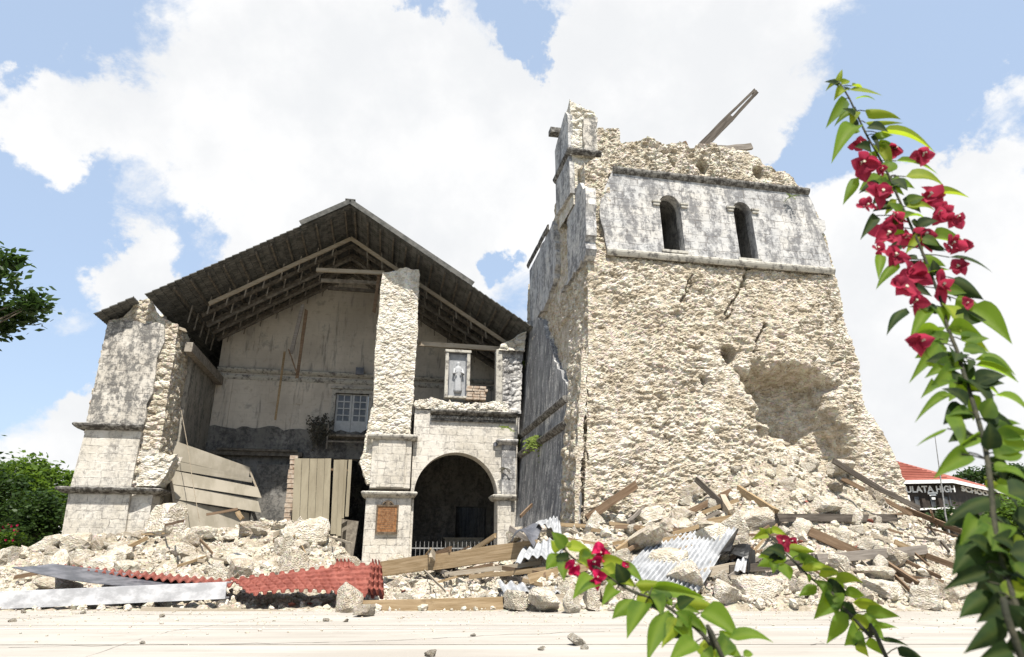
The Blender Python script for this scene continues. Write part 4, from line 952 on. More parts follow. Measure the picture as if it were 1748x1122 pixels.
for p0, p1, v, m_ in (((540, 461), (656, 466), 14.0, 'wood_pale'), ((548, 479), (652, 484), 15.5, 'timber_grey'), ((560, 492), (650, 498), 17.5, 'rafter')):
    b = MB(); b.bar(ch(*p0, v), ch(*p1, v), .15, .24); b.build('collar_beam', M[m_], roof)
b = MB(); b.bar(ch(716, 587, 13.3), ch(866, 597, 13.3), .2, .28, n=4, wob=.01); b.build('tie_beam', M['wood_pale'], roof)
b = MB(); b.bar((-18.75, 12.6, 12.55), (-18.75, VB - .1, 12.55), .4, .55); b.build('wall_plate', M['timber_grey'], roof)
for p0, p1, v, w, m_ in (((517, 520), (497, 602), 17.0, .22, 'wood_grey'), ((523, 530), (507, 645), 17.2, .2, 'wood_brown'), ((493, 598), (508, 640), 16.9, .14, 'wood_brown'), ((647, 470), (638, 535), 14.2, .2, 'wood_brown'), ((486, 600), (470, 716), 19.5, .14, 'wood_tan'), ((318, 565), (302, 560), 12.4, .24, 'wood_pale')):
    b = MB(); b.bar(ch(*p0, v), ch(*p1, v), w, w * .6, n=3, wob=.01); b.build('hanging_timber', M[m_], roof)

# ---- loose things in the portico
def sheet(name, quad, th, m, nu=2, nv=2, wav=0.0, wn=10, along='u', lab=None, cat=None, group=None, bend=0.0, step=0, par=None):
    """a sheet through four world corners (ll, lr, ur, ul), corrugated or tile-waved"""
    A, B, C, D = [Vector(q_) for q_ in quad]; nrm_ = ((B - A).cross(D - A)).normalized()
    if nrm_.z < 0: nrm_ = -nrm_
    V = []; 
    for lay in (0, -th):
        for j in range(nv + 1):
            for i in range(nu + 1):
                s, t = i / nu, j / nv; p = A.lerp(B, s).lerp(D.lerp(C, s), t); o = lay
                ph = s if along == 'u' else t
                o += wav * math.sin(ph * wn * 2 * math.pi)
                if step: ft = t * step + .16 * math.sin(ph * wn * 2 * math.pi); o += wav * 2.2 * (1 - (ft - math.floor(ft))) + wav * .3 * math.sin(ph * wn * 2 * math.pi) * (ft - math.floor(ft))
                o += bend * (math.sin(s * math.pi) * .7 + .3 * math.sin(t * math.pi + s * 5))
                V.append(p + nrm_ * o)
    o2 = (nu + 1) * (nv + 1); F = []
    for j in range(nv):
        for i in range(nu):
            a = j * (nu + 1) + i; F.append((a, a + 1, a + nu + 2, a + nu + 1)); F.append((a + o2 + nu + 1, a + o2 + nu + 2, a + o2 + 1, a + o2))
    for i in range(nu): F.append((i, i + o2, i + 1 + o2, i + 1)); a = nv * (nu + 1) + i; F.append((a, a + 1, a + 1 + o2, a + o2))
    for j in range(nv):
        for i in (0, nu): a = j * (nu + 1) + i; F.append((a, a + nu + 1, a + nu + 1 + o2, a + o2))
    o = np_mesh(name, [tuple(v) for v in V], F, m, par)
    if lab: tag(o, lab, cat, group)
    return o
def wch(px, py, v): u, vv, z = ch(px, py, v); return world(u, vv, z)
# torn wall panelling on the left, a boarded sheet
pn = tag(empty('wall_panelling', (0, 0, 0)), 'torn sheet of dusty plank panelling hanging beside the corner pier', 'panelling')
rows = [((282, 748), (425, 797), (432, 812), (283, 775)), ((283, 776), (424, 813), (428, 826), (330, 812)), ((284, 790), (330, 813), (440, 833), (440, 852)), ((285, 800), (300, 800), (442, 853), (445, 878)), ((286, 815), (420, 868), (428, 892), (308, 915))]
for a_, b_, c_, d_ in (((280, 746), (427, 798), (425, 815), (283, 782)), ((283, 783), (432, 816), (430, 824), (284, 800)), ((284, 801), (440, 832), (446, 850), (290, 826)), ((290, 827), (440, 853), (446, 875), (297, 852)), ((297, 853), (425, 876), (428, 920), (312, 925))):
    q = [wch(d_[0], d_[1], 14.0), wch(c_[0], c_[1], 17.5), wch(b_[0], b_[1], 17.5), wch(a_[0], a_[1], 14.0)]
    sheet('board', q, .03, M['panel_grey'], 6, 2, bend=.012, par=pn)
b = MB(); b.bar(wch(283, 760, 13.8), wch(304, 900, 13.8), .18, .1); b.bar(wch(425, 800, 17.6), wch(445, 850, 17.6), .12, .1); b.build('batten', M['wood_pale'], pn)
sl_ = tag(empty('plank_screen', (0, 0, 0)), 'olive vertical plank screen with some boards hanging loose, left of the central pillar', 'screen')
xs = [503, 516, 529, 542, 555, 566]
for k in range(5):
    sheet('plank', [wch(xs[k] - 5, 905, 15.0), wch(xs[k + 1] - 5.6, 905 + k * 2, 15.0), wch(xs[k + 1] - .6, 783, 15.0), wch(xs[k], 783, 15.0)], .06, M['wood_panel'], par=sl_)
for x0, x1, yb, v in ((570, 580, 912, 14.9), (580, 588, 915, 14.8), (588, 593, 885, 14.85), (595, 601, 882, 14.7)):
    sheet('loose_plank', [wch(x0 - 6, yb, v), wch(x1 - 6, yb, v), wch(x1, 785, v), wch(x0, 785, v)], .06, M['wood_panel'], par=sl_)
b = MB(); b.bar(wch(500, 800, 15.2), wch(600, 803, 15.2), .1, .12); b.build('rail', M['wood_brown'], sl_)
sheet('fallen_door', [wch(560, 955, 17), wch(600, 965, 16.5), wch(612, 890, 16.5), wch(575, 885, 17)], .08, M['timber_grey'], 3, 3, lab='grey fallen door leaning behind the plank screen by the pillar', cat='door')
# altar and railing in the archway
b = MB(); a_ = ch(758, 955, 19.0); c_ = ch(823, 918, 19.0); b.box(a_[0], c_[0], 19.0, 19.8, .95, c_[2] - .1); b.box(a_[0] - .1, c_[0] + .1, 18.95, 19.9, c_[2] - .098, c_[2])
al_o = b.build('altar_table', M['panel_grey']); al_o.location = (OX, OY, 0); al_o.rotation_euler = (0, 0, AL); tag(al_o, 'pale cloth covered table deep inside the dark archway', 'table')
b = MB(); a_ = ch(783, 950, 18.9); c_ = ch(806, 925, 18.9); b.box(a_[0], c_[0], 18.6, 18.9, .95, c_[2]); bo = b.build('white_chest', M['panel_grey'], bevel=.03); bo.location = (OX, OY, 0); bo.rotation_euler = (0, 0, AL); tag(bo, 'white chest standing before the table in the dark archway', 'chest')
rl = tag(empty('iron_railing', (OX, OY, 0), AL), 'low pale iron railing with thin upright bars across the archway foot', 'railing')
b = MB(); zt_, zb_ = ch(775, 936, 12.5)[2], ch(775, 990, 12.5)[2]
b.bar((-5.88, 12.5, zt_), (-1.25, 12.5, zt_ - .02), .06, .07); b.bar((-5.88, 12.5, zb_ + .35), (-1.25, 12.5, zb_ + .35), .05, .05); b.build('rail', M['iron'], rl)
b = MB(); x = -5.85
while x < -1.25: b.tube([(x, 12.46, max(.5, zb_)), (x, 12.46, zt_ + .28), (x, 12.46, zt_ + .36)], [.016, .016, .003], 6); x += .23
b.build('bars', M['iron'], rl)
# thin wire hanging in the left bay
b = MB(); b.tube([wch(309, 700, 13.2), wch(320, 760, 13.2), wch(330, 830, 13.1), wch(341, 892, 13.0)], .02, 5); tag(b.build('hanging_cable', M['wood_pale']), 'thin pale cable hanging down in front of the torn panelling', 'cable')

# ------------------------------------------------------------------ fallen timber, sheets, gutters
def plank(px0, py0, px1, py1, wpx, m, lab, y0=None, y1=None, thick=.5, cat='timber', group=None, lift=.2, name='fallen_timber', wob=.02):
    a = wp(px0, py0, y0) if y0 else hit(px0, py0); c = wp(px1, py1, y1) if y1 else hit(px1, py1)
    a, c = Vector(a), Vector(c)
    w = wpx * (a.y + c.y) / 2 / FPX
    lift = .16 + min(.045 * (c - a).length, .30)
    if not y0: a.z += w * .3 + lift
    if not y1: c.z += w * .3 + lift
    L = (c - a).length; mm = MB(); mm.bar((0, 0, 0), (L, 0, 0), w * thick, w, n=max(2, int(L / .8)), wob=wob)
    o = mm.build(name, M[m]); d = (c - a).normalized()
    o.rotation_euler = d.to_track_quat('X', 'Z').to_euler(); o.location = a
    return tag(o, lab, cat, group)
TIM = [
 (655, 1000, 918, 968, 24, 'wood_tan', 'thick tan beam rising to the right in front of the archway'),
 (612, 1040, 862, 1033, 24, 'wood_tan', 'wide tan board lying flat along the road edge', 20.95, 21.05),
 (862, 1030, 985, 1024, 20, 'wood_pale', 'pale board behind the two rounded stones at the road edge', 21.3, 21.5),
 (240, 1042, 525, 1049, 9, 'wood_pale', 'thin pale board on the road edge below the red roof sheet', 20.75, 20.75),
 (690, 985, 768, 956, 9, 'wood_brown', 'short brown batten crossing before the railing'),
 (735, 958, 752, 985, 12, 'wood_pale', 'stubby pale post end standing by the railing foot'),
 (770, 978, 846, 930, 7, 'wood_tan', 'thin tan batten slanting up inside the archway'),
 (760, 1000, 925, 980, 7, 'wood_pale', 'long pale lath just below the thick tan beam'),
 (800, 1004, 932, 992, 7, 'wood_tan', 'tan lath lowest in the stack right of the thick tan beam'),
 (845, 985, 930, 1000, 7, 'wood_brown', 'brown lath crossing the stack right of the thick tan beam'),
 (880, 990, 1000, 975, 9, 'wood_tan', 'tan plank under the low flowering spray, sticking out left'),
 (905, 1008, 1000, 985, 14, 'wood_tan', 'broad tan plank end under the low flowering spray'),
 (850, 952, 905, 945, 7, 'wood_brown', 'short brown lath beside the curled metal sheet'),
 (870, 915, 925, 950, 8, 'wood_grey', 'silvered lath lying over the curled metal sheet'),
 (1004, 902, 1086, 828, 13, 'wood_brown', 'stout brown post leaning against the tower foot', None, 25.6),
 (888, 895, 908, 862, 5, 'wood_brown', 'thin brown stick leaning on the dark tower flank', None, 27.5),
 (1070, 905, 1100, 878, 5, 'wood_grey', 'thin grey stick right of the stout leaning post'),
 (1190, 832, 1238, 878, 9, 'wood_dark', 'dark slanting timber on the slope below the tower crack'),
 (1168, 894, 1252, 852, 9, 'wood_brown', 'brown timber crossing under the dark slanting one'),
 (1200, 888, 1262, 866, 6, 'wood_tan', 'tan lath just below the crossing brown timber'),
 (1234, 866, 1250, 896, 18, 'wood_pale', 'short wide pale plank standing on the tower slope'),
 (1262, 850, 1326, 892, 12, 'wood_tan', 'bright tan timber slanting down above the second flowering spray'),
 (1210, 905, 1256, 898, 11, 'wood_tan', 'stubby tan block above the corrugated sheet'),
 (1260, 912, 1336, 909, 8, 'wood_dark', 'dark timber end left of the red flowers'),
 (1330, 911, 1536, 909, 12, 'wood_dark', 'long dark beam lying level across the right heap'),
 (1388, 926, 1466, 962, 15, 'wood_brown', 'split brown beam slanting below the long dark level beam'),
 (1250, 992, 1400, 980, 12, 'wood_dark', 'dark beam in shade behind the second flowering spray'),
 (1400, 982, 1585, 963, 14, 'wood_grey', 'long silvered beam low across the right heap'),
 (1165, 1006, 1258, 986, 14, 'wood_pale', 'pale squared post lying under the black folded sheet'),
 (1240, 948, 1260, 992, 6, 'wood_grey', 'short grey stick standing by the black folded sheet'),
 (1425, 800, 1500, 846, 9, 'wood_dark', 'upper dark beam slanting down the tower right slope'),
 (1500, 846, 1572, 882, 8, 'wood_dark', 'dark beam continuing down the slope towards the school'),
 (1440, 832, 1560, 894, 7, 'wood_brown', 'brown beam running beside the upper dark beam'),
 (1550, 884, 1645, 924, 8, 'wood_brown', 'brown beam pointing to the right tall branch'),
 (1498, 968, 1568, 1016, 12, 'wood_brown', 'rusty brown beam slanting down to the road by the two lobed stone'),
 (1530, 938, 1580, 962, 8, 'wood_tan', 'tan lath above the right end of the silvered beam'),
 (1578, 962, 1690, 1004, 9, 'wood_brown', 'brown lath slanting behind the tall right branch'),
 (1085, 950, 1178, 932, 9, 'wood_tan', 'tan batten lying on the corrugated sheet, upper left'),
 (1165, 938, 1232, 942, 10, 'wood_tan', 'tan batten lying level on the corrugated sheet'),
 (1120, 968, 1184, 948, 8, 'wood_tan', 'short tan batten in the middle of the corrugated sheet'),
 (1100, 978, 1168, 1002, 8, 'wood_brown', 'brown batten at the lower edge of the corrugated sheet'),
 (1050, 915, 1180, 922, 6, 'wood_brown', 'thin brown lath along the foot of the tower'),
 (1040, 906, 1110, 916, 6, 'wood_tan', 'thin tan lath above the brown one along the tower foot'),
 (1150, 924, 1205, 908, 6, 'wood_tan', 'short tan lath by the top of the corrugated sheet'),
 (1055, 960, 1092, 936, 14, 'wood_tan', 'blunt tan plank end right of the low magenta flowers'),
 (20, 1000, 110, 982, 6, 'wood_brown', 'thin brown lath behind the long grey metal beam'),
 (185, 960, 250, 930, 6, 'wood_tan', 'tan lath lying on the left heap below the pier'),
 (350, 890, 405, 880, 4, 'wood_brown', 'reddish stick on the crest of the left heap'),
 (404, 884, 412, 896, 7, 'wood_tan', 'short upright tan stub on the crest of the left heap'),
 (465, 925, 520, 905, 7, 'wood_pale', 'pale lath on the right part of the left heap'),
]
for T in TIM:
    y0 = T[7] if len(T) > 7 else None; y1 = T[8] if len(T) > 8 else None
    plank(*T[:7], y0, y1)
r11 = random.Random(11)
for k in range(64):
    px, py = r11.uniform(690, 1300), r11.uniform(905, 1005)
    if px < 880: py = r11.uniform(965, 1010)
    an = r11.choice((r11.gauss(-.15, .25), r11.gauss(.2, .3), r11.gauss(-.6, .3))); L = r11.uniform(25, 85)
    plank(px, py, px + L * math.cos(an), py + L * math.sin(an), r11.uniform(2.5, 6.5), r11.choice(['wood_tan', 'wood_brown', 'wood_pale', 'wood_grey', 'wood_dark', 'wood_tan']),
          'thin splintered lath in the tangle of debris before the tower and archway', group='splintered laths', name='splintered_lath', wob=.012)
for k in range(26):
    px, py = r11.uniform(1300, 1690), r11.uniform(880, 1000); an = r11.gauss(.35, .35); L = r11.uniform(25, 70)
    plank(px, py, px + L * math.cos(an), py + L * math.sin(an), r11.uniform(2.5, 6), r11.choice(['wood_brown', 'wood_pale', 'wood_dark', 'wood_brown']),
          'thin broken lath lying on the right side of the tower heap', group='broken laths on the right heap', name='splintered_lath', wob=.012)
for k in range(16):
    px, py = r11.uniform(100, 600), r11.uniform(915, 985); an = r11.gauss(0, .5); L = r11.uniform(20, 55)
    plank(px, py, px + L * math.cos(an), py + L * math.sin(an), r11.uniform(2.5, 5), r11.choice(['wood_brown', 'wood_pale', 'wood_tan']),
          'thin broken lath lying among the stones of the left heap', group='broken laths on the left heap', name='splintered_lath', wob=.012)
# timbers on the tower top
def tplank(px0, py0, px1, py1, w, m, lab, v0, v1):
    a, c = ch(px0, py0, v0), ch(px1, py1, v1); a, c = world(*a), world(*c); L = (c - a).length; mm = MB(); ww = w * 28 / FPX
    mm.bar((0, 0, 0), (L, 0, 0), ww * .6, ww, n=5, wob=.04); o = mm.build('roof_timber', M[m]); o.location = a; o.rotation_euler = (c - a).normalized().to_track_quat('X', 'Z').to_euler(); return tag(o, lab, 'timber')
a, c = world(*ch(1196, 252, 2.2)), world(*ch(1290, 157, 2.2)); L = (c - a).length; d = (c - a).normalized(); mm = MB()
mm.bar((0, 0, 0), (L * .52, 0, 0), .26, .46, n=3, wob=.02); mm.bar((L * .5, 0, .17), (L, 0, .12), .2, .13, n=3, wob=.015); mm.bar((L * .5, 0, -.15), (L * .99, 0, -.06), .2, .18, n=3, wob=.015); mm.box(L * .96, L * 1.0, -.1, .1, -.16, .19)
o = mm.build('split_beam', M['wood_dark']); o.location = a; o.rotation_euler = d.to_track_quat('X', 'Z').to_euler(); tag(o, 'long split beam sticking up into the sky from the tower top', 'timber')
tplank(1213, 256, 1284, 250, 13, 'wood_grey', 'grey log lying level on the tower top right of the split beam', 1.6, 2.2)
tplank(1012, 282, 1082, 254, 9, 'wood_dark', 'dark plank lying on the rubble at the left of the tower top', 1.1, 1.6)
tplank(1150, 252, 1172, 245, 10, 'wood_brown', 'small brown timber block on the tower rim left of the split beam', 1.6, 2.0)
# metal
def hsheet(name, pxs, ys, m, lab, th=.02, **k):
    return sheet(name, [wp(px, py, y) for (px, py), y in zip(pxs, ys)], th, M[m], lab=lab, cat='metal sheet' if 'cat' not in k else k.pop('cat'), **k)
gb = MB(); a, c = wp(-60, 1028, 21.0), wp(386, 1008, 21.6); L = (c - a).length
gb.box(0, L, -.03, .03, -.24, .24); gb.box(0, L, .03, .42, .20, .24); gb.box(0, L, .03, .36, -.24, -.20)
o = gb.build('metal_beam', M['galv_grey']); o.location = a; o.rotation_euler = (c - a).normalized().to_track_quat('X', 'Z').to_euler(); tag(o, 'long pale grey metal channel beam lying along the left road edge', 'metal beam')
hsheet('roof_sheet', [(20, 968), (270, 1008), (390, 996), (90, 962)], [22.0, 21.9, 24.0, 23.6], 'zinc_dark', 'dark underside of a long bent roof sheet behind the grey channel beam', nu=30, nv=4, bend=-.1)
hsheet('roof_sheet', [(95, 970), (395, 999), (400, 991), (95, 964)], [23.5, 22.6, 24.2, 24.8], 'red_roof', 'long red wavy sheet edge showing under the left heap', th=.05, nu=160, nv=6, wav=.05, wn=22, along='u')
hsheet('roof_sheet', [(425, 1016), (655, 1018), (648, 966), (392, 990)], [21.2, 21.3, 23.4, 23.8], 'red_roof', 'broad red tile patterned roof sheet lying below the pillar', th=.03, nu=170, nv=84, wav=.028, wn=15, along='u', step=6, bend=.15)
hsheet('roof_sheet', [(560, 990), (612, 985), (600, 958), (575, 958)], [22.9, 22.9, 23.6, 23.6], 'red_roof', 'small red tile fragment standing behind the broad red sheet', th=.03, nu=30, nv=16, wav=.04, wn=4, along='u', step=2)
hsheet('roof_sheet', [(628, 1012), (656, 1014), (652, 964), (636, 962)], [21.2, 21.1, 22.0, 22.2], 'red_roof', 'crumpled red end piece at the right end of the red sheet', th=.03, nu=24, nv=24, wav=.07, wn=3, along='u', step=4)
hsheet('corrugated_sheet', [(1050, 990), (1192, 1008), (1259, 903), (1120, 918)], [21.5, 21.1, 23.6, 24.6], 'galv', 'large silver corrugated sheet under laths in front of the tower', nu=120, nv=8, wav=.055, wn=17, along='v' if False else 'u', bend=.1)
hsheet('corrugated_sheet', [(1030, 985), (1110, 995), (1120, 945), (1055, 950)], [22.2, 21.9, 23.4, 23.8], 'galv', 'silver corrugated piece left of the large sheet', nu=70, nv=6, wav=.05, wn=9)
hsheet('corrugated_sheet', [(1100, 932), (1150, 930), (1150, 912), (1098, 914)], [23.6, 23.6, 24.6, 24.6], 'galv', 'short ribbed silver strip near the tower foot', nu=50, nv=4, wav=.05, wn=7)
hsheet('corrugated_sheet', [(878, 965), (965, 958), (958, 926), (895, 935)], [23.0, 22.8, 24.0, 24.6], 'galv', 'curled pale corrugated sheet left of the low magenta flowers', nu=60, nv=6, wav=.06, wn=6, bend=.25)
hsheet('corrugated_sheet', [(860, 1012), (965, 1014), (960, 998), (850, 994)], [21.5, 21.4, 22.4, 22.6], 'galv', 'low wavy silver sheet behind the round speckled boulder', nu=60, nv=4, wav=.07, wn=6)
hsheet('corrugated_sheet', [(905, 905), (960, 915), (955, 892), (925, 890)], [24.8, 24.4, 25.8, 26.0], 'galv', 'rumpled white sheet on the heap beside the dark tower flank', nu=50, nv=14, wav=.05, wn=5, bend=.3)
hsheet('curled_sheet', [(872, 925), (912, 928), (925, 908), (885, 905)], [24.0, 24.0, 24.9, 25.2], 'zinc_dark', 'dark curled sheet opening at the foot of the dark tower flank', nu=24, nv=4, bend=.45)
bs = tag(empty('folded_sheet'), 'black folded metal sheet bent into an open box beside the corrugated sheet', 'metal sheet')
sheet('panel', [wp(1226, 948, 22.2), wp(1246, 940, 22.0), wp(1261, 903, 22.2), wp(1256, 906, 22.8)], .02, M['black_metal'], 4, 4, bend=.05, par=bs)
sheet('panel', [wp(1228, 950, 22.3), wp(1276, 952, 21.9), wp(1282, 932, 22.2), wp(1240, 932, 22.8)], .02, M['black_metal'], 6, 4, bend=.12, par=bs)
sheet('panel', [wp(1276, 978, 21.7), wp(1288, 968, 22.2), wp(1289, 940, 22.3), wp(1280, 934, 22.0)], .02, M['black_metal'], 4, 4, bend=.05, par=bs)
sheet('panel', [wp(1242, 985, 22.3), wp(1276, 978, 22.1), wp(1278, 950, 22.5), wp(1236, 950, 22.9)], .02, M['black_metal'], 6, 4, bend=.08, par=bs)
hsheet('metal_scrap', [(1252, 978), (1272, 976), (1276, 954), (1258, 956)], [21.9, 21.8, 22.0, 22.1], 'galv_grey', 'crumpled pale scrap inside the black folded sheet', nu=12, nv=12, wav=.05, wn=2, bend=.1)

# ------------------------------------------------------------------ foliage
def leaf_verts(B, T, W, Nrm, fold=.3, droop=.12, shape=(.42, 1.15)):
    """one ovate leaf: 3 columns x 7 rows"""
    B, T, Nrm = Vector(B), Vector(T), Vector(Nrm); ax = T - B; L = ax.length
    if L < 1e-5: return [], []
    ax /= L; sd = ax.cross(Nrm)
    if sd.length < 1e-3: sd = ax.orthogonal()
    sd.normalize(); up_ = sd.cross(ax).normalized(); vs = []; fs = []; n = 8; mx = max((t ** shape[0]) * ((1 - t) ** shape[1]) for t in np.linspace(.01, .99, 40))
    for i in range(n + 1):
        t = i / n; w = W / 2 * ((t ** shape[0]) * ((1 - t) ** shape[1]) / mx if 0 < t < 1 else 0.0); c = B + ax * (L * t) + up_ * (droop * L * math.sin(t * math.pi)) - Vector((0, 0, .10 * L * t ** 3))
        for k in (-1, -.5, 0, .5, 1): vs.append(c + sd * (w * k) + up_ * (fold * w * abs(k) ** 1.3))
    for i in range(n):
        for k in range(4): a = i * 5 + k; fs.append((a, a + 1, a + 6, a + 5))
    return vs, fs
def bougainvillea(name, lab, stem, leaves, flowers, xf, depth, roots, young=(), extra=None, fl_mat='bract', srad=(.0018, .0036), seed=3, fill=85):
    r = random.Random(seed); root = tag(empty(name, roots[-1]), lab, 'flowering plant')
    inv = Vector(roots[-1]); mb = MB()
    def P(zx, zy, f): px, py = xf(zx, zy, f); return wp(px, py, depth(py))
    sp = [wp(px, py, depth(py)) for px, py in stem]; pts_ = sp + [Vector(q_) for q_ in roots]
    # smooth the stem
    fine = []
    for i in range(len(pts_) - 1):
        p0, p1, p2, p3 = pts_[max(i - 1, 0)], pts_[i], pts_[i + 1], pts_[min(i + 2, len(pts_) - 1)]
        for k in range(5):
            t = k / 5; fine.append(.5 * ((2 * p1) + (p2 - p0) * t + (2 * p0 - 5 * p1 + 4 * p2 - p3) * t * t + (3 * p1 - p0 - 3 * p2 + p3) * t ** 3))
    fine.append(pts_[-1]); nF = len(fine); mb.tube([p - inv for p in fine], [srad[0] + (srad[1] - srad[0]) * min(1, i / nF * 1.3) for i in range(nF)], 8)
    old, yng, drk = MB(), MB(), MB(); name_is_main = stem[0][1] < 200
    for q_ in leaves:
        f, bx, by, tx, ty, w = q_[:6]; B_, T_ = P(bx, by, f), P(tx, ty, f)
        sc = abs(xf(1, 0, f)[0] - xf(0, 0, f)[0]); d = B_.y; W = w * sc * d / FPX / 1.03
        T_ = T_ + Vector((0, r.uniform(-.012, .012), 0)); T_ = Vector((T_.x, T_.y, T_.z))
        nrm_ = Vector((r.uniform(-.5, .5), -1.0, r.uniform(-.1, 1.1)))
        T_ = T_ + (T_ - B_) * .06; B_ = B_ - (T_ - B_) * .04
        vs, fs = leaf_verts(B_ - inv, T_ - inv, W * 1.12, nrm_, r.uniform(.25, .95) * r.choice((1, 1, -1)), r.uniform(-.02, .14))
        yg = (len(q_) > 6 and q_[6] == 'y'); (yng if yg else drk if (xf(bx, by, f)[1] > 800 and xf(bx, by, f)[0] > 1500 and r.random() < .75) or r.random() < .16 else old).add(vs, fs)  # lower right leaves mostly near-black, shade put into their colour; a few elsewhere at random
        near = min(fine, key=lambda p: (p - B_).length)
        if (near - B_).length < .06: mb.tube([near - inv, near.lerp(B_, .5) - inv + Vector((0, 0, .002)), B_ - inv], .0011, 5)
    if extra: extra(drk, inv, r)
    for k in range(fill):
        i = r.randrange(3, max(4, len(fine) - 22)); p = fine[i]; d = Vector((r.uniform(-1, 1), r.uniform(-.3, .5), r.uniform(-.5, .4))).normalized(); L = r.uniform(.032, .05); q0 = p + d * L; dd = q0.y * math.cos(TH) + (q0.z - HC) * math.sin(TH); qx = 874 + FPX * q0.x / dd; qy = 561 - FPX * (-q0.y * math.sin(TH) + (q0.z - HC) * math.cos(TH)) / dd
        if 770 < qy < 885 and qx < 1668 and name_is_main: continue
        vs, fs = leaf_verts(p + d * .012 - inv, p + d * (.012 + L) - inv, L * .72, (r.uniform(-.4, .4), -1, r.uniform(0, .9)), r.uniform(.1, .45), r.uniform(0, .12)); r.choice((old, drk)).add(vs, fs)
    mb.build('stem', M['stem'], root, smooth=True)
    def ribbed(o):
        at = o.data.attributes.new('rib', 'FLOAT', 'POINT'); i_ = np.arange(len(o.data.vertices)) % 45
        at.data.foreach_set('value', np.where(i_ % 5 == 2, 1.0, np.where((i_ // 5) % 2 == 0, .28, 0.0)).astype(np.float32)); return o
    ribbed(old.build('foliage', M['leaf'], root, smooth=True))
    if drk.v: ribbed(drk.build('shade_dark_leaves', M['leaf_shade_dark'], root, smooth=True))
    if yng.v: ribbed(yng.build('young_leaves', M['leaf_young'], root, smooth=True))
    for (f, cx, cy, rad) in flowers:
        c = P(cx, cy, f); sc = abs(xf(1, 0, f)[0] - xf(0, 0, f)[0]); rr_ = rad * sc * c.y / FPX * 1.16; fb = MB(); c = c + Vector((0, r.uniform(-.02, .01), 0))
        for cl_ in range(2):
            a0 = r.uniform(0, 6.28); axis = Vector((r.uniform(-.7, .7), -1, r.uniform(-.8, .5))).normalized(); e1 = axis.orthogonal().normalized(); e2 = axis.cross(e1)
            cc = c + (e1 * r.uniform(-.35, .35) + e2 * r.uniform(-.35, .35)) * rr_
            for k in range(3):
                an = a0 + k * 2.09 + r.uniform(-.25, .25); dv = (e1 * math.cos(an) + e2 * math.sin(an)); T_ = cc + (dv * .95 + axis * r.uniform(.15, .6)) * rr_
                vs, fs = leaf_verts(cc - inv, T_ - inv, rr_ * .98, axis - dv * .5 + e1 * r.uniform(-.6, .6), r.uniform(.1, .7), r.uniform(-.2, .2), (.62, 1.0)); fb.add(vs, fs)
        fo = ribbed(fb.build('flower_cluster', M[fl_mat], root, smooth=True))
        pb = MB(); pb.tube([c - inv, c - inv + Vector((r.uniform(-.3, .3), -.6, .1)) * rr_ * .8], rr_ * .06, 6); pb.tube([c - inv + Vector((.0, -.5, .08)) * rr_, c - inv + Vector((0, -.55, .09)) * rr_], rr_ * .09, 8); pb.build('floret', M['petal'], fo)
    return root
ZF = {1: (1400, 110, .2317), 2: (1420, 340, .2674), 3: (1508, 580, .2495), 4: (1548, 800, .2869), 5: (920, 900, .2288), 6: (1270, 880, .2157)}
def xf(zx, zy, f): a, b, s = ZF[f]; return a + zx * s, b + zy * s
stem1 = [(1431, 139), (1448, 165), (1460, 190), (1480, 232), (1495, 258), (1518, 302), (1532, 335), (1548, 370), (1572, 425), (1590, 470), (1610, 525), (1618, 560), (1634, 600), (1646, 640), (1660, 685), (1672, 725), (1682, 765), (1690, 820), (1698, 900), (1716, 980), (1738, 1050), (1746, 1130)]
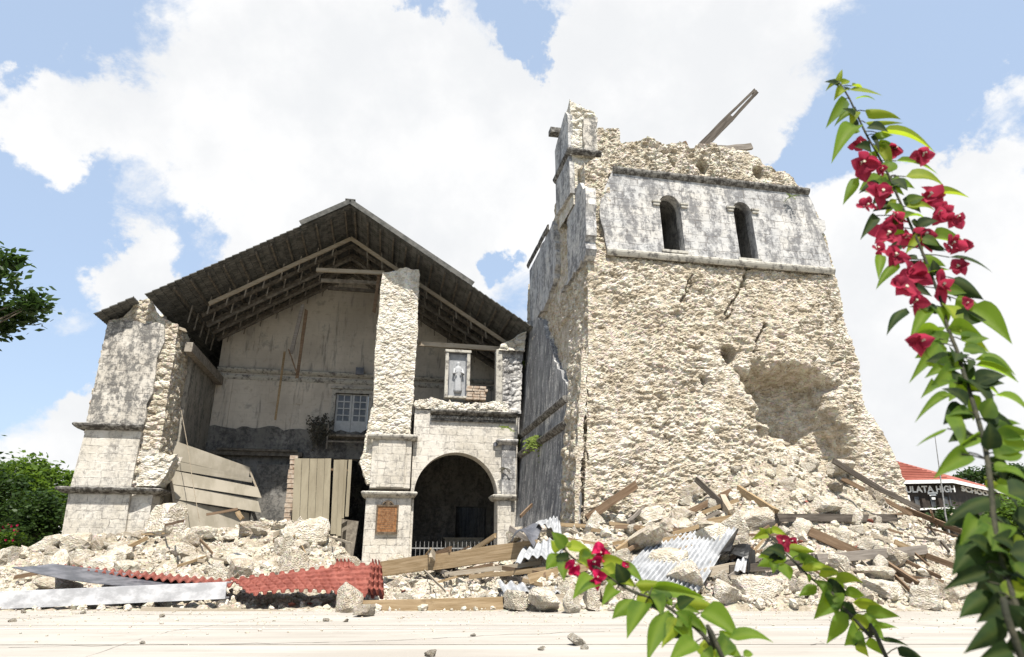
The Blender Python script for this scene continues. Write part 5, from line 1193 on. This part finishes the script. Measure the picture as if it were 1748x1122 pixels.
L1 = [(1, 135, 130, 150, 45, 50, 'y'), (1, 130, 130, 45, 180, 55, 'y'), (1, 160, 150, 215, 120, 70, 'y'), (1, 225, 190, 430, 230, 100, 'y'), (1, 235, 160, 330, 165, 60, 'y'), (1, 180, 190, 110, 245, 90, 'y'), (1, 185, 258, 45, 430, 105), (1, 255, 325, 125, 412, 75), (1, 250, 350, 220, 450, 90, 'y'), (1, 340, 345, 600, 358, 110, 'y'), (1, 345, 430, 600, 408, 62, 'y'),
      (1, 258, 460, 70, 695, 150), (1, 445, 510, 800, 630, 130, 'y'), (1, 570, 715, 860, 770, 85), (1, 640, 830, 890, 890, 150, 'y'), (1, 850, 960, 1070, 972, 100, 'y'), (1, 280, 840, 188, 985, 85), (1, 410, 600, 530, 760, 110, 'y'), (1, 470, 800, 620, 930, 120), (1, 430, 860, 300, 920, 70), (1, 400, 640, 330, 720, 80), (1, 560, 1000, 480, 1090, 70, 'y'), (1, 640, 1050, 840, 1060, 80, 'y'),
      (1, 400, 520, 420, 640, 60), (1, 560, 820, 640, 900, 100), (1, 520, 900, 420, 960, 120),
      (2, 280, 110, 165, 245, 70), (2, 390, 180, 580, 100, 95), (2, 640, 250, 890, 290, 150), (2, 310, 360, 285, 495, 65), (2, 420, 400, 270, 550, 70), (2, 590, 350, 740, 400, 120), (2, 530, 490, 740, 430, 100), (2, 760, 375, 980, 460, 60), (2, 780, 510, 970, 610, 155), (2, 800, 640, 1030, 700, 115), (2, 870, 705, 1118, 888, 165), (2, 470, 700, 370, 825, 78), (2, 620, 700, 480, 880, 80), (2, 640, 690, 740, 800, 140), (2, 730, 680, 790, 830, 110, 'y'), (2, 740, 840, 950, 870, 130), (2, 680, 930, 505, 1115, 85), (2, 540, 870, 705, 840, 120), (2, 830, 900, 1010, 960, 120, 'y'), (2, 920, 1030, 1140, 1110, 140), (2, 690, 1010, 850, 1050, 100), (2, 800, 1060, 610, 1110, 110), (2, 500, 560, 610, 620, 80), (2, 440, 300, 350, 310, 60), (2, 560, 230, 470, 330, 60, 'y'),
      (3, 520, 130, 375, 140, 100), (3, 475, 200, 300, 320, 120), (3, 340, 285, 268, 372, 62), (3, 640, 180, 895, 270, 130), (3, 520, 280, 745, 460, 185), (3, 455, 378, 190, 520, 65), (3, 770, 385, 962, 490, 90), (3, 700, 550, 945, 545, 110), (3, 590, 500, 430, 505, 85), (3, 525, 515, 535, 720, 150), (3, 430, 612, 250, 692, 22), (3, 655, 650, 470, 740, 65), (3, 790, 660, 985, 650, 105), (3, 800, 785, 985, 735, 85), (3, 570, 775, 365, 900, 120), (3, 500, 780, 640, 800, 50), (3, 560, 130, 580, 200, 80),
      (3, 760, 850, 900, 900, 90), (3, 700, 960, 830, 1000, 80, 'y'),
      (4, 540, 170, 250, 290, 110), (4, 470, 440, 268, 590, 135), (4, 470, 620, 238, 690, 80), (4, 520, 740, 300, 845, 110), (4, 600, 930, 368, 1060, 110), (4, 610, 1090, 390, 1130, 90), (4, 570, 420, 720, 560, 110, 'y'), (4, 590, 760, 730, 680, 100, 'y'), (4, 690, 880, 520, 910, 95), (4, 420, 310, 330, 440, 110), (4, 560, 330, 420, 480, 160), (4, 520, 300, 720, 380, 150), (4, 480, 560, 640, 640, 190), (4, 640, 560, 720, 720, 130), (4, 480, 680, 600, 840, 150), (4, 560, 780, 440, 890, 120), (4, 560, 60, 640, 180, 110), (4, 600, 480, 700, 640, 130), (4, 700, 1010, 590, 1070, 100)]
F1 = [(1, 300, 580, 62), (1, 280, 775, 112), (1, 430, 800, 50), (1, 555, 630, 78), (1, 725, 710, 80), (1, 400, 1000, 115), (1, 310, 1080, 70), (1, 800, 970, 110), (1, 880, 1080, 80), (2, 380, 130, 75), (2, 350, 230, 95), (2, 290, 320, 60), (2, 385, 375, 82), (2, 660, 110, 75), (2, 790, 130, 62), (2, 600, 230, 85), (2, 480, 240, 60), (2, 720, 325, 75), (2, 820, 300, 50), (2, 480, 470, 105), (2, 440, 590, 95), (2, 495, 680, 75), (2, 650, 590, 95), (2, 800, 430, 62), (2, 840, 680, 40), (2, 535, 935, 85)]
def depth1(py): return float(np.interp(py, [130, 500, 800, 1122], [1.25, 1.10, .85, .72]))
# inner leaves around the lower stem, shade painted in as dark leaf colour
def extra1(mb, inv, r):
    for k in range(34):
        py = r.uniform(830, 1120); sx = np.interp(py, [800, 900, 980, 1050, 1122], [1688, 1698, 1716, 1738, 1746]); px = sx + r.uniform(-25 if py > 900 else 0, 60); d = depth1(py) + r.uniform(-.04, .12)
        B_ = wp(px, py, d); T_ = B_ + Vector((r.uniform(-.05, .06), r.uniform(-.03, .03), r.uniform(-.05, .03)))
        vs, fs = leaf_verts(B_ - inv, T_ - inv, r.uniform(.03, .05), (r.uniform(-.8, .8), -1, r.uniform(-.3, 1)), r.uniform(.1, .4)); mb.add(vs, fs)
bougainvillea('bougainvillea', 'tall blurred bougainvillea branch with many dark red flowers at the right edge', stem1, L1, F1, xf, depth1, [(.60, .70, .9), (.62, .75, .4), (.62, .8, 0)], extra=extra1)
stem2 = [xf(a, b, 5) for a, b in ((150, 120), (280, 250), (450, 310), (560, 400), (700, 480), (900, 560), (1050, 660), (1200, 780), (1300, 900), (1380, 1000))]
L2 = [(5, 170, 160, 90, 85, 85, 'y'), (5, 190, 150, 215, 95, 70, 'y'), (5, 150, 200, 55, 290, 95), (5, 215, 150, 400, 180, 95, 'y'), (5, 300, 240, 390, 170, 70, 'y'), (5, 190, 260, 190, 385, 85), (5, 285, 255, 365, 295, 55, 'y'), (5, 470, 250, 665, 265, 85, 'y'), (5, 390, 370, 258, 505, 105), (5, 450, 420, 270, 500, 60), (5, 490, 300, 590, 390, 95, 'y'), (5, 590, 300, 775, 395, 110), (5, 570, 470, 468, 565, 95), (5, 610, 390, 720, 435, 75, 'y'), (5, 730, 430, 1015, 418, 75, 'y'), (5, 700, 540, 555, 655, 130), (5, 790, 575, 655, 775, 140), (5, 740, 495, 840, 555, 90, 'y'), (5, 835, 515, 912, 660, 120), (5, 860, 455, 1215, 488, 95), (5, 950, 520, 995, 580, 55), (5, 1060, 560, 1305, 572, 95, 'y'), (5, 1010, 590, 1205, 625, 55), (5, 960, 630, 812, 935, 150), (5, 1030, 685, 915, 855, 110, 'y'), (5, 1035, 680, 1165, 860, 135), (5, 1225, 640, 1495, 805, 175), (5, 1195, 680, 1255, 790, 85), (5, 1435, 830, 1725, 828, 95), (5, 1350, 800, 1460, 805, 65), (5, 1165, 860, 970, 965, 125), (5, 1230, 845, 1310, 975, 135, 'y'), (5, 1405, 835, 1310, 975, 125), (5, 1230, 930, 1300, 1000, 100), (5, 1530, 965, 1610, 945, 50), (5, 640, 330, 560, 360, 60), (5, 820, 480, 900, 500, 70), (5, 1100, 700, 1210, 760, 90)]
FL2 = [(5, 262, 290, 52), (5, 455, 195, 62), (5, 408, 262, 58), (5, 428, 375, 56), (5, 645, 290, 30), (5, 470, 220, 45)]
bougainvillea('bougainvillea', 'low bright green spray with magenta flowers before the corrugated sheet', stem2, L2, FL2, xf, lambda py: float(np.interp(py, [900, 1122], [1.35, 1.12])), [(.52, 1.05, .85), (.58, 1.0, .4), (.60, .95, 0)], fl_mat='bract_pink', srad=(.0018, .004), seed=5, fill=12)
stem3 = [xf(a, b, 6) for a, b in ((180, 130), (290, 260), (380, 350), (460, 430), (560, 520), (680, 600), (760, 700), (900, 850), (1000, 960), (1120, 1110))]
L3 = [(6, 180, 140, 65, 175, 65, 'y'), (6, 190, 130, 120, 90, 50, 'y'), (6, 210, 120, 335, 150, 60, 'y'), (6, 200, 150, 190, 90, 50, 'y'), (6, 240, 360, 105, 385, 70), (6, 225, 370, 240, 450, 70), (6, 330, 330, 215, 370, 55), (6, 320, 380, 372, 495, 125), (6, 365, 260, 550, 270, 75, 'y'), (6, 430, 320, 575, 335, 60), (6, 455, 425, 725, 415, 75, 'y'), (6, 480, 380, 640, 375, 50), (6, 600, 480, 790, 455, 65, 'y'), (6, 725, 530, 935, 518, 85, 'y'), (6, 575, 560, 440, 620, 75), (6, 635, 570, 705, 630, 65, 'y'), (6, 660, 620, 535, 775, 165), (6, 700, 620, 720, 770, 130), (6, 800, 620, 970, 622, 80), (6, 870, 690, 1095, 702, 75, 'y'), (6, 970, 760, 1200, 772, 85), (6, 820, 790, 662, 970, 115), (6, 855, 820, 1030, 900, 105, 'y'), (6, 950, 790, 1105, 865, 95), (6, 1020, 885, 1210, 870, 60), (6, 900, 910, 775, 995, 140), (6, 1090, 985, 1295, 1015, 35), (6, 1000, 965, 1145, 1105, 110), (6, 880, 1030, 1000, 1110, 110, 'y'), (6, 1220, 1050, 1390, 1115, 85), (6, 540, 500, 480, 470, 60), (6, 760, 720, 880, 760, 80), (6, 1000, 900, 1090, 970, 90), (6, 860, 960, 960, 1030, 120)]
FL3 = [(6, 285, 208, 52), (6, 388, 205, 42), (6, 330, 215, 34)]
bougainvillea('bougainvillea', 'second low spray with small scarlet flowers before the long silvered beam', stem3, L3, FL3, xf, lambda py: float(np.interp(py, [900, 1122], [1.55, 1.35])), [(.78, 1.2, .85), (.76, 1.1, .4), (.74, 1.0, 0)], fl_mat='bract', srad=(.0018, .004), seed=9, fill=12)

def tree(name, lab, base, crown, nclump, per, ls, m1, seed, cat='tree', group=None, trunk=.25, spread=.55, shell=.55):
    r = np.random.default_rng(seed); root = tag(empty(name, base), lab, cat, group); base = Vector(base)
    cx, cy, czz, rx, ry, rz = crown; V = []; F = []; k = 0; tips = []
    for c in range(nclump):
        d = r.normal(size=3); d /= np.linalg.norm(d); q_ = r.uniform(shell, 1.0) ; cc = np.array([cx, cy, czz]) + d * q_ * np.array([rx, ry, rz]); tips.append(cc)
        cs = spread * r.uniform(.6, 1.3)
        n = per; pos = cc + r.normal(size=(n, 3)) * cs * np.array([.5, .5, .36])
        for p in pos:
            a = r.normal(size=3); a[2] = abs(a[2]) * .6 - .3; a /= np.linalg.norm(a); nn = r.normal(size=3) + np.array([0, 0, 1.2]); s = np.cross(a, nn); s /= np.linalg.norm(s) + 1e-9; L = ls * r.uniform(.7, 1.3)
            V += [p, p + a * L * .45 + s * L * .27, p + a * L, p + a * L * .45 - s * L * .27]; F.append((k, k + 1, k + 2, k + 3)); k += 4
    V = np.array(V) - np.array(base)
    np_mesh('crown', V, F, M[m1], root)
    tb = MB(); top = Vector((cx, cy, czz)) - base
    tb.tube([(0, 0, -.1), tuple(top * .35 + Vector((.1 * trunk, 0, 0))), tuple(top * .7), tuple(top)], [trunk * 1.2, trunk, trunk * .7, trunk * .3], 9)
    for c in tips[::max(1, nclump // 26)]:
        e = Vector(c) - base; s = top * random.uniform(.45, .85); tb.tube([tuple(s), tuple(s.lerp(e, .5) + Vector((0, 0, .15))), tuple(e)], [trunk * .35, trunk * .2, trunk * .06], 6)
    tb.build('trunk', M['bark'], root); return root
c = wp(-78, 500, 27); tree('broadleaf_tree', 'dark leafed tree reaching in from the upper left frame edge', (c.x - 1, 27, 0), (c.x, 27, c.z, 3.5, 3.0, 2.9), 52, 120, .38, 'tree_a', 5, trunk=.25, spread=.62, shell=.72)
c = wp(20, 850, 46); tree('leafy_tree', 'bushy green tree left of the corner pier', (c.x, 46, 0), (c.x, 46, c.z - .5, 3.6, 3.0, 3.0), 62, 190, .36, 'tree_b', 6, trunk=.3, spread=.95, shell=.75)
c = wp(-70, 860, 42); tree('leafy_tree', 'dark tree at the far left edge behind the shrubs', (c.x, 42, 0), (c.x, 42, c.z, 3.6, 3.0, 3.2), 90, 80, .34, 'tree_a', 8, trunk=.3, spread=1.0)
c = wp(62, 885, 41); tree('dark_shrub', 'dark shrub in shade under the bushy tree by the pier', (c.x, 41, 0), (c.x, 41, c.z - .2, 1.8, 1.5, 2.0), 60, 80, .28, 'tree_a', 18, cat='shrub', trunk=.12, spread=.8, shell=.2)
c = wp(85, 835, 75); tree('distant_tree', 'distant tree crown showing beside the corner pier', (c.x, 75, 0), (c.x, 75, c.z - .5, 3.6, 3.0, 3.0), 70, 80, .5, 'tree_b', 9, trunk=.3, spread=1.2)
c = wp(5, 930, 33); sh = tree('flowering_shrub', 'shrub with red flowers at the left frame edge', (c.x, 33, .6), (c.x, 33, c.z, 1.0, .9, .8), 40, 50, .2, 'tree_b', 12, cat='shrub', trunk=.06, spread=.45, shell=.2)
b = MB(); r9 = random.Random(4)
for k in range(60):
    p = Vector((r9.uniform(-.9, .9), r9.uniform(-1.2, -.1), c.z - .6 + r9.uniform(-.4, .9))); vs, fs = leaf_verts(p, p + Vector((r9.uniform(-.12, .12), -.05, r9.uniform(-.1, .1))), .12, (0, -1, .4)); b.add(vs, fs)
b.build('red_flowers', M['bract_pink'], sh)
c = wp(1715, 812, 80); tree('flat_topped_tree', 'dark flat layered tree behind the school, far right', (c.x, 80, 0), (c.x, 80, c.z - .3, 6.0, 3.5, 1.5), 70, 60, .5, 'tree_a', 14, trunk=.3, spread=1.1, shell=.3)
c = wp(1730, 880, 40); tree('green_bush', 'green bush right of the school sign behind the tall branch', (c.x, 40, 0), (c.x, 40, c.z - .4, 2.0, 1.5, 1.5), 60, 70, .26, 'tree_b', 15, cat='shrub', trunk=.08, spread=.7, shell=.2)
c = wp(1620, 880, 38); tree('low_bush', 'low grey green bush in front of the school wall', (c.x, 38, .3), (c.x, 38, c.z - .2, 1.5, .8, .55), 34, 50, .18, 'tree_a', 16, cat='shrub', trunk=.05, spread=.45, shell=.2)
def tuft(name, lab, c, n, L, m, seed, down=.3, cat='plant'):
    r = random.Random(seed); root = tag(empty(name, c), lab, cat); b = MB()
    for k in range(n):
        d = Vector((r.uniform(-1, 1), r.uniform(-1, .2), r.uniform(-.4, 1))).normalized() * L * r.uniform(.5, 1); s = Vector((0, 0, 0)) + d * .1; prev = s
        for q_ in range(5):
            p = d * (q_ + 1) / 5 + Vector((0, 0, -down * L * ((q_ + 1) / 5) ** 2))
            for sgn in (-1, 1):
                e = p + Vector((sgn * L * .16, r.uniform(-.05, .05), -.08 * L)); vs, fs = leaf_verts(p, e, L * .10, (0, -1, .6)); b.add(vs, fs)
            b.bar(prev, p, .012, .012); prev = p
    b.build('fronds', M[m], root); return root
def flankw(px, py): v, z = side_pt(px, py, .3); return world(UL(z) - .3, v, z)
tuft('fern', 'bright green fern growing from the string course of the dark flank', flankw(918, 752), 26, 1.0, 'fern', 3, .5)
tuft('fern', 'smaller fern left of the bright one on the dark flank', flankw(885, 752), 12, .75, 'fern', 4, .5)
tuft('weed', 'small weed high on the dark flank under the broken pier', flankw(893, 618), 8, .55, 'fern', 6, .4)
tuft('weed', 'weed growing at the right end of the arch cornice', world(*ch(866, 730, 11.8)), 9, .5, 'fern', 7, .4)
tuft('weed', 'weed on the upper string course of the tower at the right', world(*ch(1350, 335, .6)), 7, .4, 'fern', 8, .3)
tuft('weed', 'yellow green weed by the railing foot', world(*ch(743, 952, 11.0)), 8, .4, 'fern', 17, .3)
tuft('weed', 'weed under the arch impost beside the dark flank', world(*ch(862, 800, 11.8)), 8, .45, 'dry_leaf', 18, .5)
root = tag(empty('dry_shrub', world(*ch(548, 735, 20.0))), 'withered dark shrub clinging to the plaster wall left of the door', 'shrub')
b = MB(); b2 = MB(); r7 = random.Random(8)
for k in range(40):
    d = Vector((r7.uniform(-1, 1), r7.uniform(-.6, .1), r7.uniform(-.8, 1))).normalized() * r7.uniform(.5, 1.35); b2.tube([(0, 0, 0), d * .5 + Vector((0, 0, .1)), d], [.03, .02, .008], 5)
    for q_ in range(14):
        p = d * r7.uniform(.4, 1.05) + Vector((r7.uniform(-.14, .14), r7.uniform(-.14, .1), r7.uniform(-.14, .14))); vs, fs = leaf_verts(p, p + Vector((r7.uniform(-.2, .2), -.05, r7.uniform(-.2, .1))), .10, (0, -1, .3)); b.add(vs, fs)
b.build('leaves', M['dry_leaf'], root); b2.build('twigs', M['bark'], root)

# ------------------------------------------------------------------ school at right, shed at left
Yc = 46.0; cn = wp(1625, 818, Yc); sc_ = tag(empty('school_building', (cn.x, Yc, 0)), 'dark walled school building with red hipped roof and white letters', 'building')
ang = R(14); dL = Vector((-math.cos(ang) * 1.0, math.sin(ang) * .9, 0)).normalized(); dR = Vector((math.sin(R(48)), math.cos(R(48)), 0))
ez = cn.z; nL = Vector((dL.y, -dL.x, 0)); nL = nL if nL.y < 0 else -nL; nRr = Vector((dR.y, -dR.x, 0)); nRr = nRr if nRr.y < 0 else -nRr
LL, LR = 16.0, 16.0; C0 = Vector((0, 0, 0))
b = MB(); i0 = (dL + dR) * .6
b.add([i0, i0 + dL * LL, i0 + dL * LL + dR * LR, i0 + dR * LR, i0 + Vector((0, 0, ez)), i0 + dL * LL + Vector((0, 0, ez)), i0 + dL * LL + dR * LR + Vector((0, 0, ez)), i0 + dR * LR + Vector((0, 0, ez))], [(0, 1, 5, 4), (1, 2, 6, 5), (2, 3, 7, 6), (3, 0, 4, 7), (4, 5, 6, 7)]); b.build('wall', M['school_wall'], sc_)
b = MB(); e0 = Vector((0, 0, ez)); apex = wp(1512, 782, Yc + 4.5) - Vector((cn.x, Yc, 0)); far = e0 + dL * (LL + 1.2); fr_ = e0 + dR * (LR + 1.2); bk = e0 + dL * (LL + 1.2) + dR * (LR + 1.2); rg = apex + dL * 5
b.add([e0, far, bk, fr_, apex, rg], [(0, 4, 5, 1), (0, 3, 4), (3, 2, 5, 4), (1, 5, 2)])
rf = b.build('roof', M['school_roof'], sc_)
b = MB()
for k in range(1, 14):
    t = k / 14; b.bar(e0.lerp(apex, t) + Vector((0, -.02, .03)), (far).lerp(rg, t) + Vector((0, -.02, .03)), .05, .05)
b.build('roof_ribs', M['school_roof'], rf)
b = MB(); b.bar(e0 - Vector((0, 0, .14)), far - Vector((0, 0, .14)), .08, .24); b.bar(e0 - Vector((0, 0, .14)), fr_ - Vector((0, 0, .14)), .08, .24); b.build('fascia', M['white_paint'], sc_)
def text(body, p, d, n, size, name, par):
    cu = bpy.data.curves.new(name, 'FONT'); cu.body = body; cu.size = size; cu.extrude = .03; cu.align_x = 'LEFT'; cu.offset = .018
    o = bpy.data.objects.new(name, cu); col.objects.link(o); o.parent = par; cu.materials.append(M['white_paint'])
    z = Vector((0, 0, 1)); m_ = Matrix((d, z, n)).transposed().to_4x4(); m_.translation = p; o.matrix_local = m_; return o
# left face letters read from left to right, ending near the corner
def onL(px, py):
    x, y, z = ray(px, py); O_ = Vector((0, 0, HC)); P0 = Vector((cn.x, Yc, 0)) + i0; D = Vector((x, y, z)); t = (P0 - O_).dot(nL) / D.dot(nL); return O_ + D * t - Vector((cn.x, Yc, 0))
def onR(px, py):
    x, y, z = ray(px, py); O_ = Vector((0, 0, HC)); P0 = Vector((cn.x, Yc, 0)) + i0; D = Vector((x, y, z)); t = (P0 - O_).dot(nRr) / D.dot(nRr); return O_ + D * t - Vector((cn.x, Yc, 0))
bpy.context.view_layer.update()
def text_fit(body, pa, pb, d, n, h, name):
    o = text(body, pa + n * .05, d, n, h / .73, name, sc_); bpy.context.view_layer.update(); w = o.dimensions.x; L = (pb - pa).dot(d)
    s = L / max(w, .01); ml = o.matrix_local @ Matrix.Diagonal((s, 1, 1, 1))
    me = bpy.data.meshes.new_from_object(o.evaluated_get(bpy.context.evaluated_depsgraph_get())); bpy.data.objects.remove(o)
    o = bpy.data.objects.new(name, me); col.objects.link(o); o.parent = sc_; o.matrix_local = ml
    if not me.materials: me.materials.append(M['white_paint'])
    return o, s
hl = (onL(1560, 829) - onL(1560, 840)).length * .98
text_fit('ULATA', onL(1546, 841), onL(1594, 840.5), -dL, nL, hl, 'lettering')
text_fit('HIGH', onL(1598, 840.5), onL(1630, 840), -dL, nL, hl, 'lettering')
text_fit('SCHOOL', onR(1640, 838), onR(1692, 848), dR, nRr, hl * .85, 'lettering')
b = MB(); p = onL(1591, 845) + nL * .06
for dx_, dz_, w_ in ((0, 0, .22), (-.16, .1, .16), (.17, .12, .18), (0, -.25, .12)): b.box(p.x + dx_ - w_, p.x + dx_ + w_, p.y - .06, p.y, p.z + dz_ - .07, p.z + dz_ + .07)
b.build('wall_emblem', M['white_paint'], sc_)
for px in (1552, 1578, 1606):
    p = onL(px, 872) + nL * .1; b = MB(); b.box(p.x - .12, p.x + .12, p.y - .1, p.y + .1, p.z - 1.2, ez - (1.25 if px > 1560 else 1.0))
    b.build('post', M['white_paint'] if px < 1560 else M['school_wall'], sc_)
b = MB(); b.bar(onL(1540, 871) + nL * .25, onL(1625, 868) + nL * .25, .4, .12); b.build('ledge', M['white_paint'], sc_)
for px in (1563, 1590, 1612):
    p0, p1 = onL(px, 866) + nL * .03, onL(px + 11, 848) + nL * .03; b = MB()
    b.box(min(p0.x, p1.x), max(p0.x, p1.x), p0.y - .04, p0.y, p0.z, p1.z)
    b.build('window', M['glass'], sc_)
b = MB(); a = wp(1614, 880, 36); c = wp(1596, 745, 36); b.tube([Vector((a.x, 36, .2)), a, c], [.05, .045, .02], 6); tag(b.build('mast', M['iron']), 'thin leaning metal mast in front of the school', 'mast')
b = MB(); a, c = wp(1560, 905, 37), wp(1748, 905, 37); b.box(a.x, c.x + 12, 37, 37.3, 0, a.z - .4); tag(b.build('low_wall', M['ashlar_grey']), 'low grey wall in front of the school behind the heap', 'wall')
a = wp(78, 925, 44); c = wp(112, 893, 44)
hs = tag(empty('shed', (a.x, 44, 0)), 'small grey roofed shed between the shrub and the corner pier', 'shed')
b = MB(); b.box(-1.0, 2.4, 0, 2.5, 0, a.z); b.build('wall', M['ashlar_grey'], hs)
b = MB(); b.add([(-1.3, -.4, a.z), (2.7, -.4, a.z + .1), (2.7, 1.6, c.z), (-.6, 1.6, c.z), (-1.3, -.4, a.z - .06), (2.7, -.4, a.z + .04), (2.7, 1.6, c.z - .06), (-.6, 1.6, c.z - .06)], [(0, 1, 2, 3), (7, 6, 5, 4), (0, 4, 5, 1), (1, 5, 6, 2), (2, 6, 7, 3), (3, 7, 4, 0)]); b.build('roof', M['galv_grey'], hs)
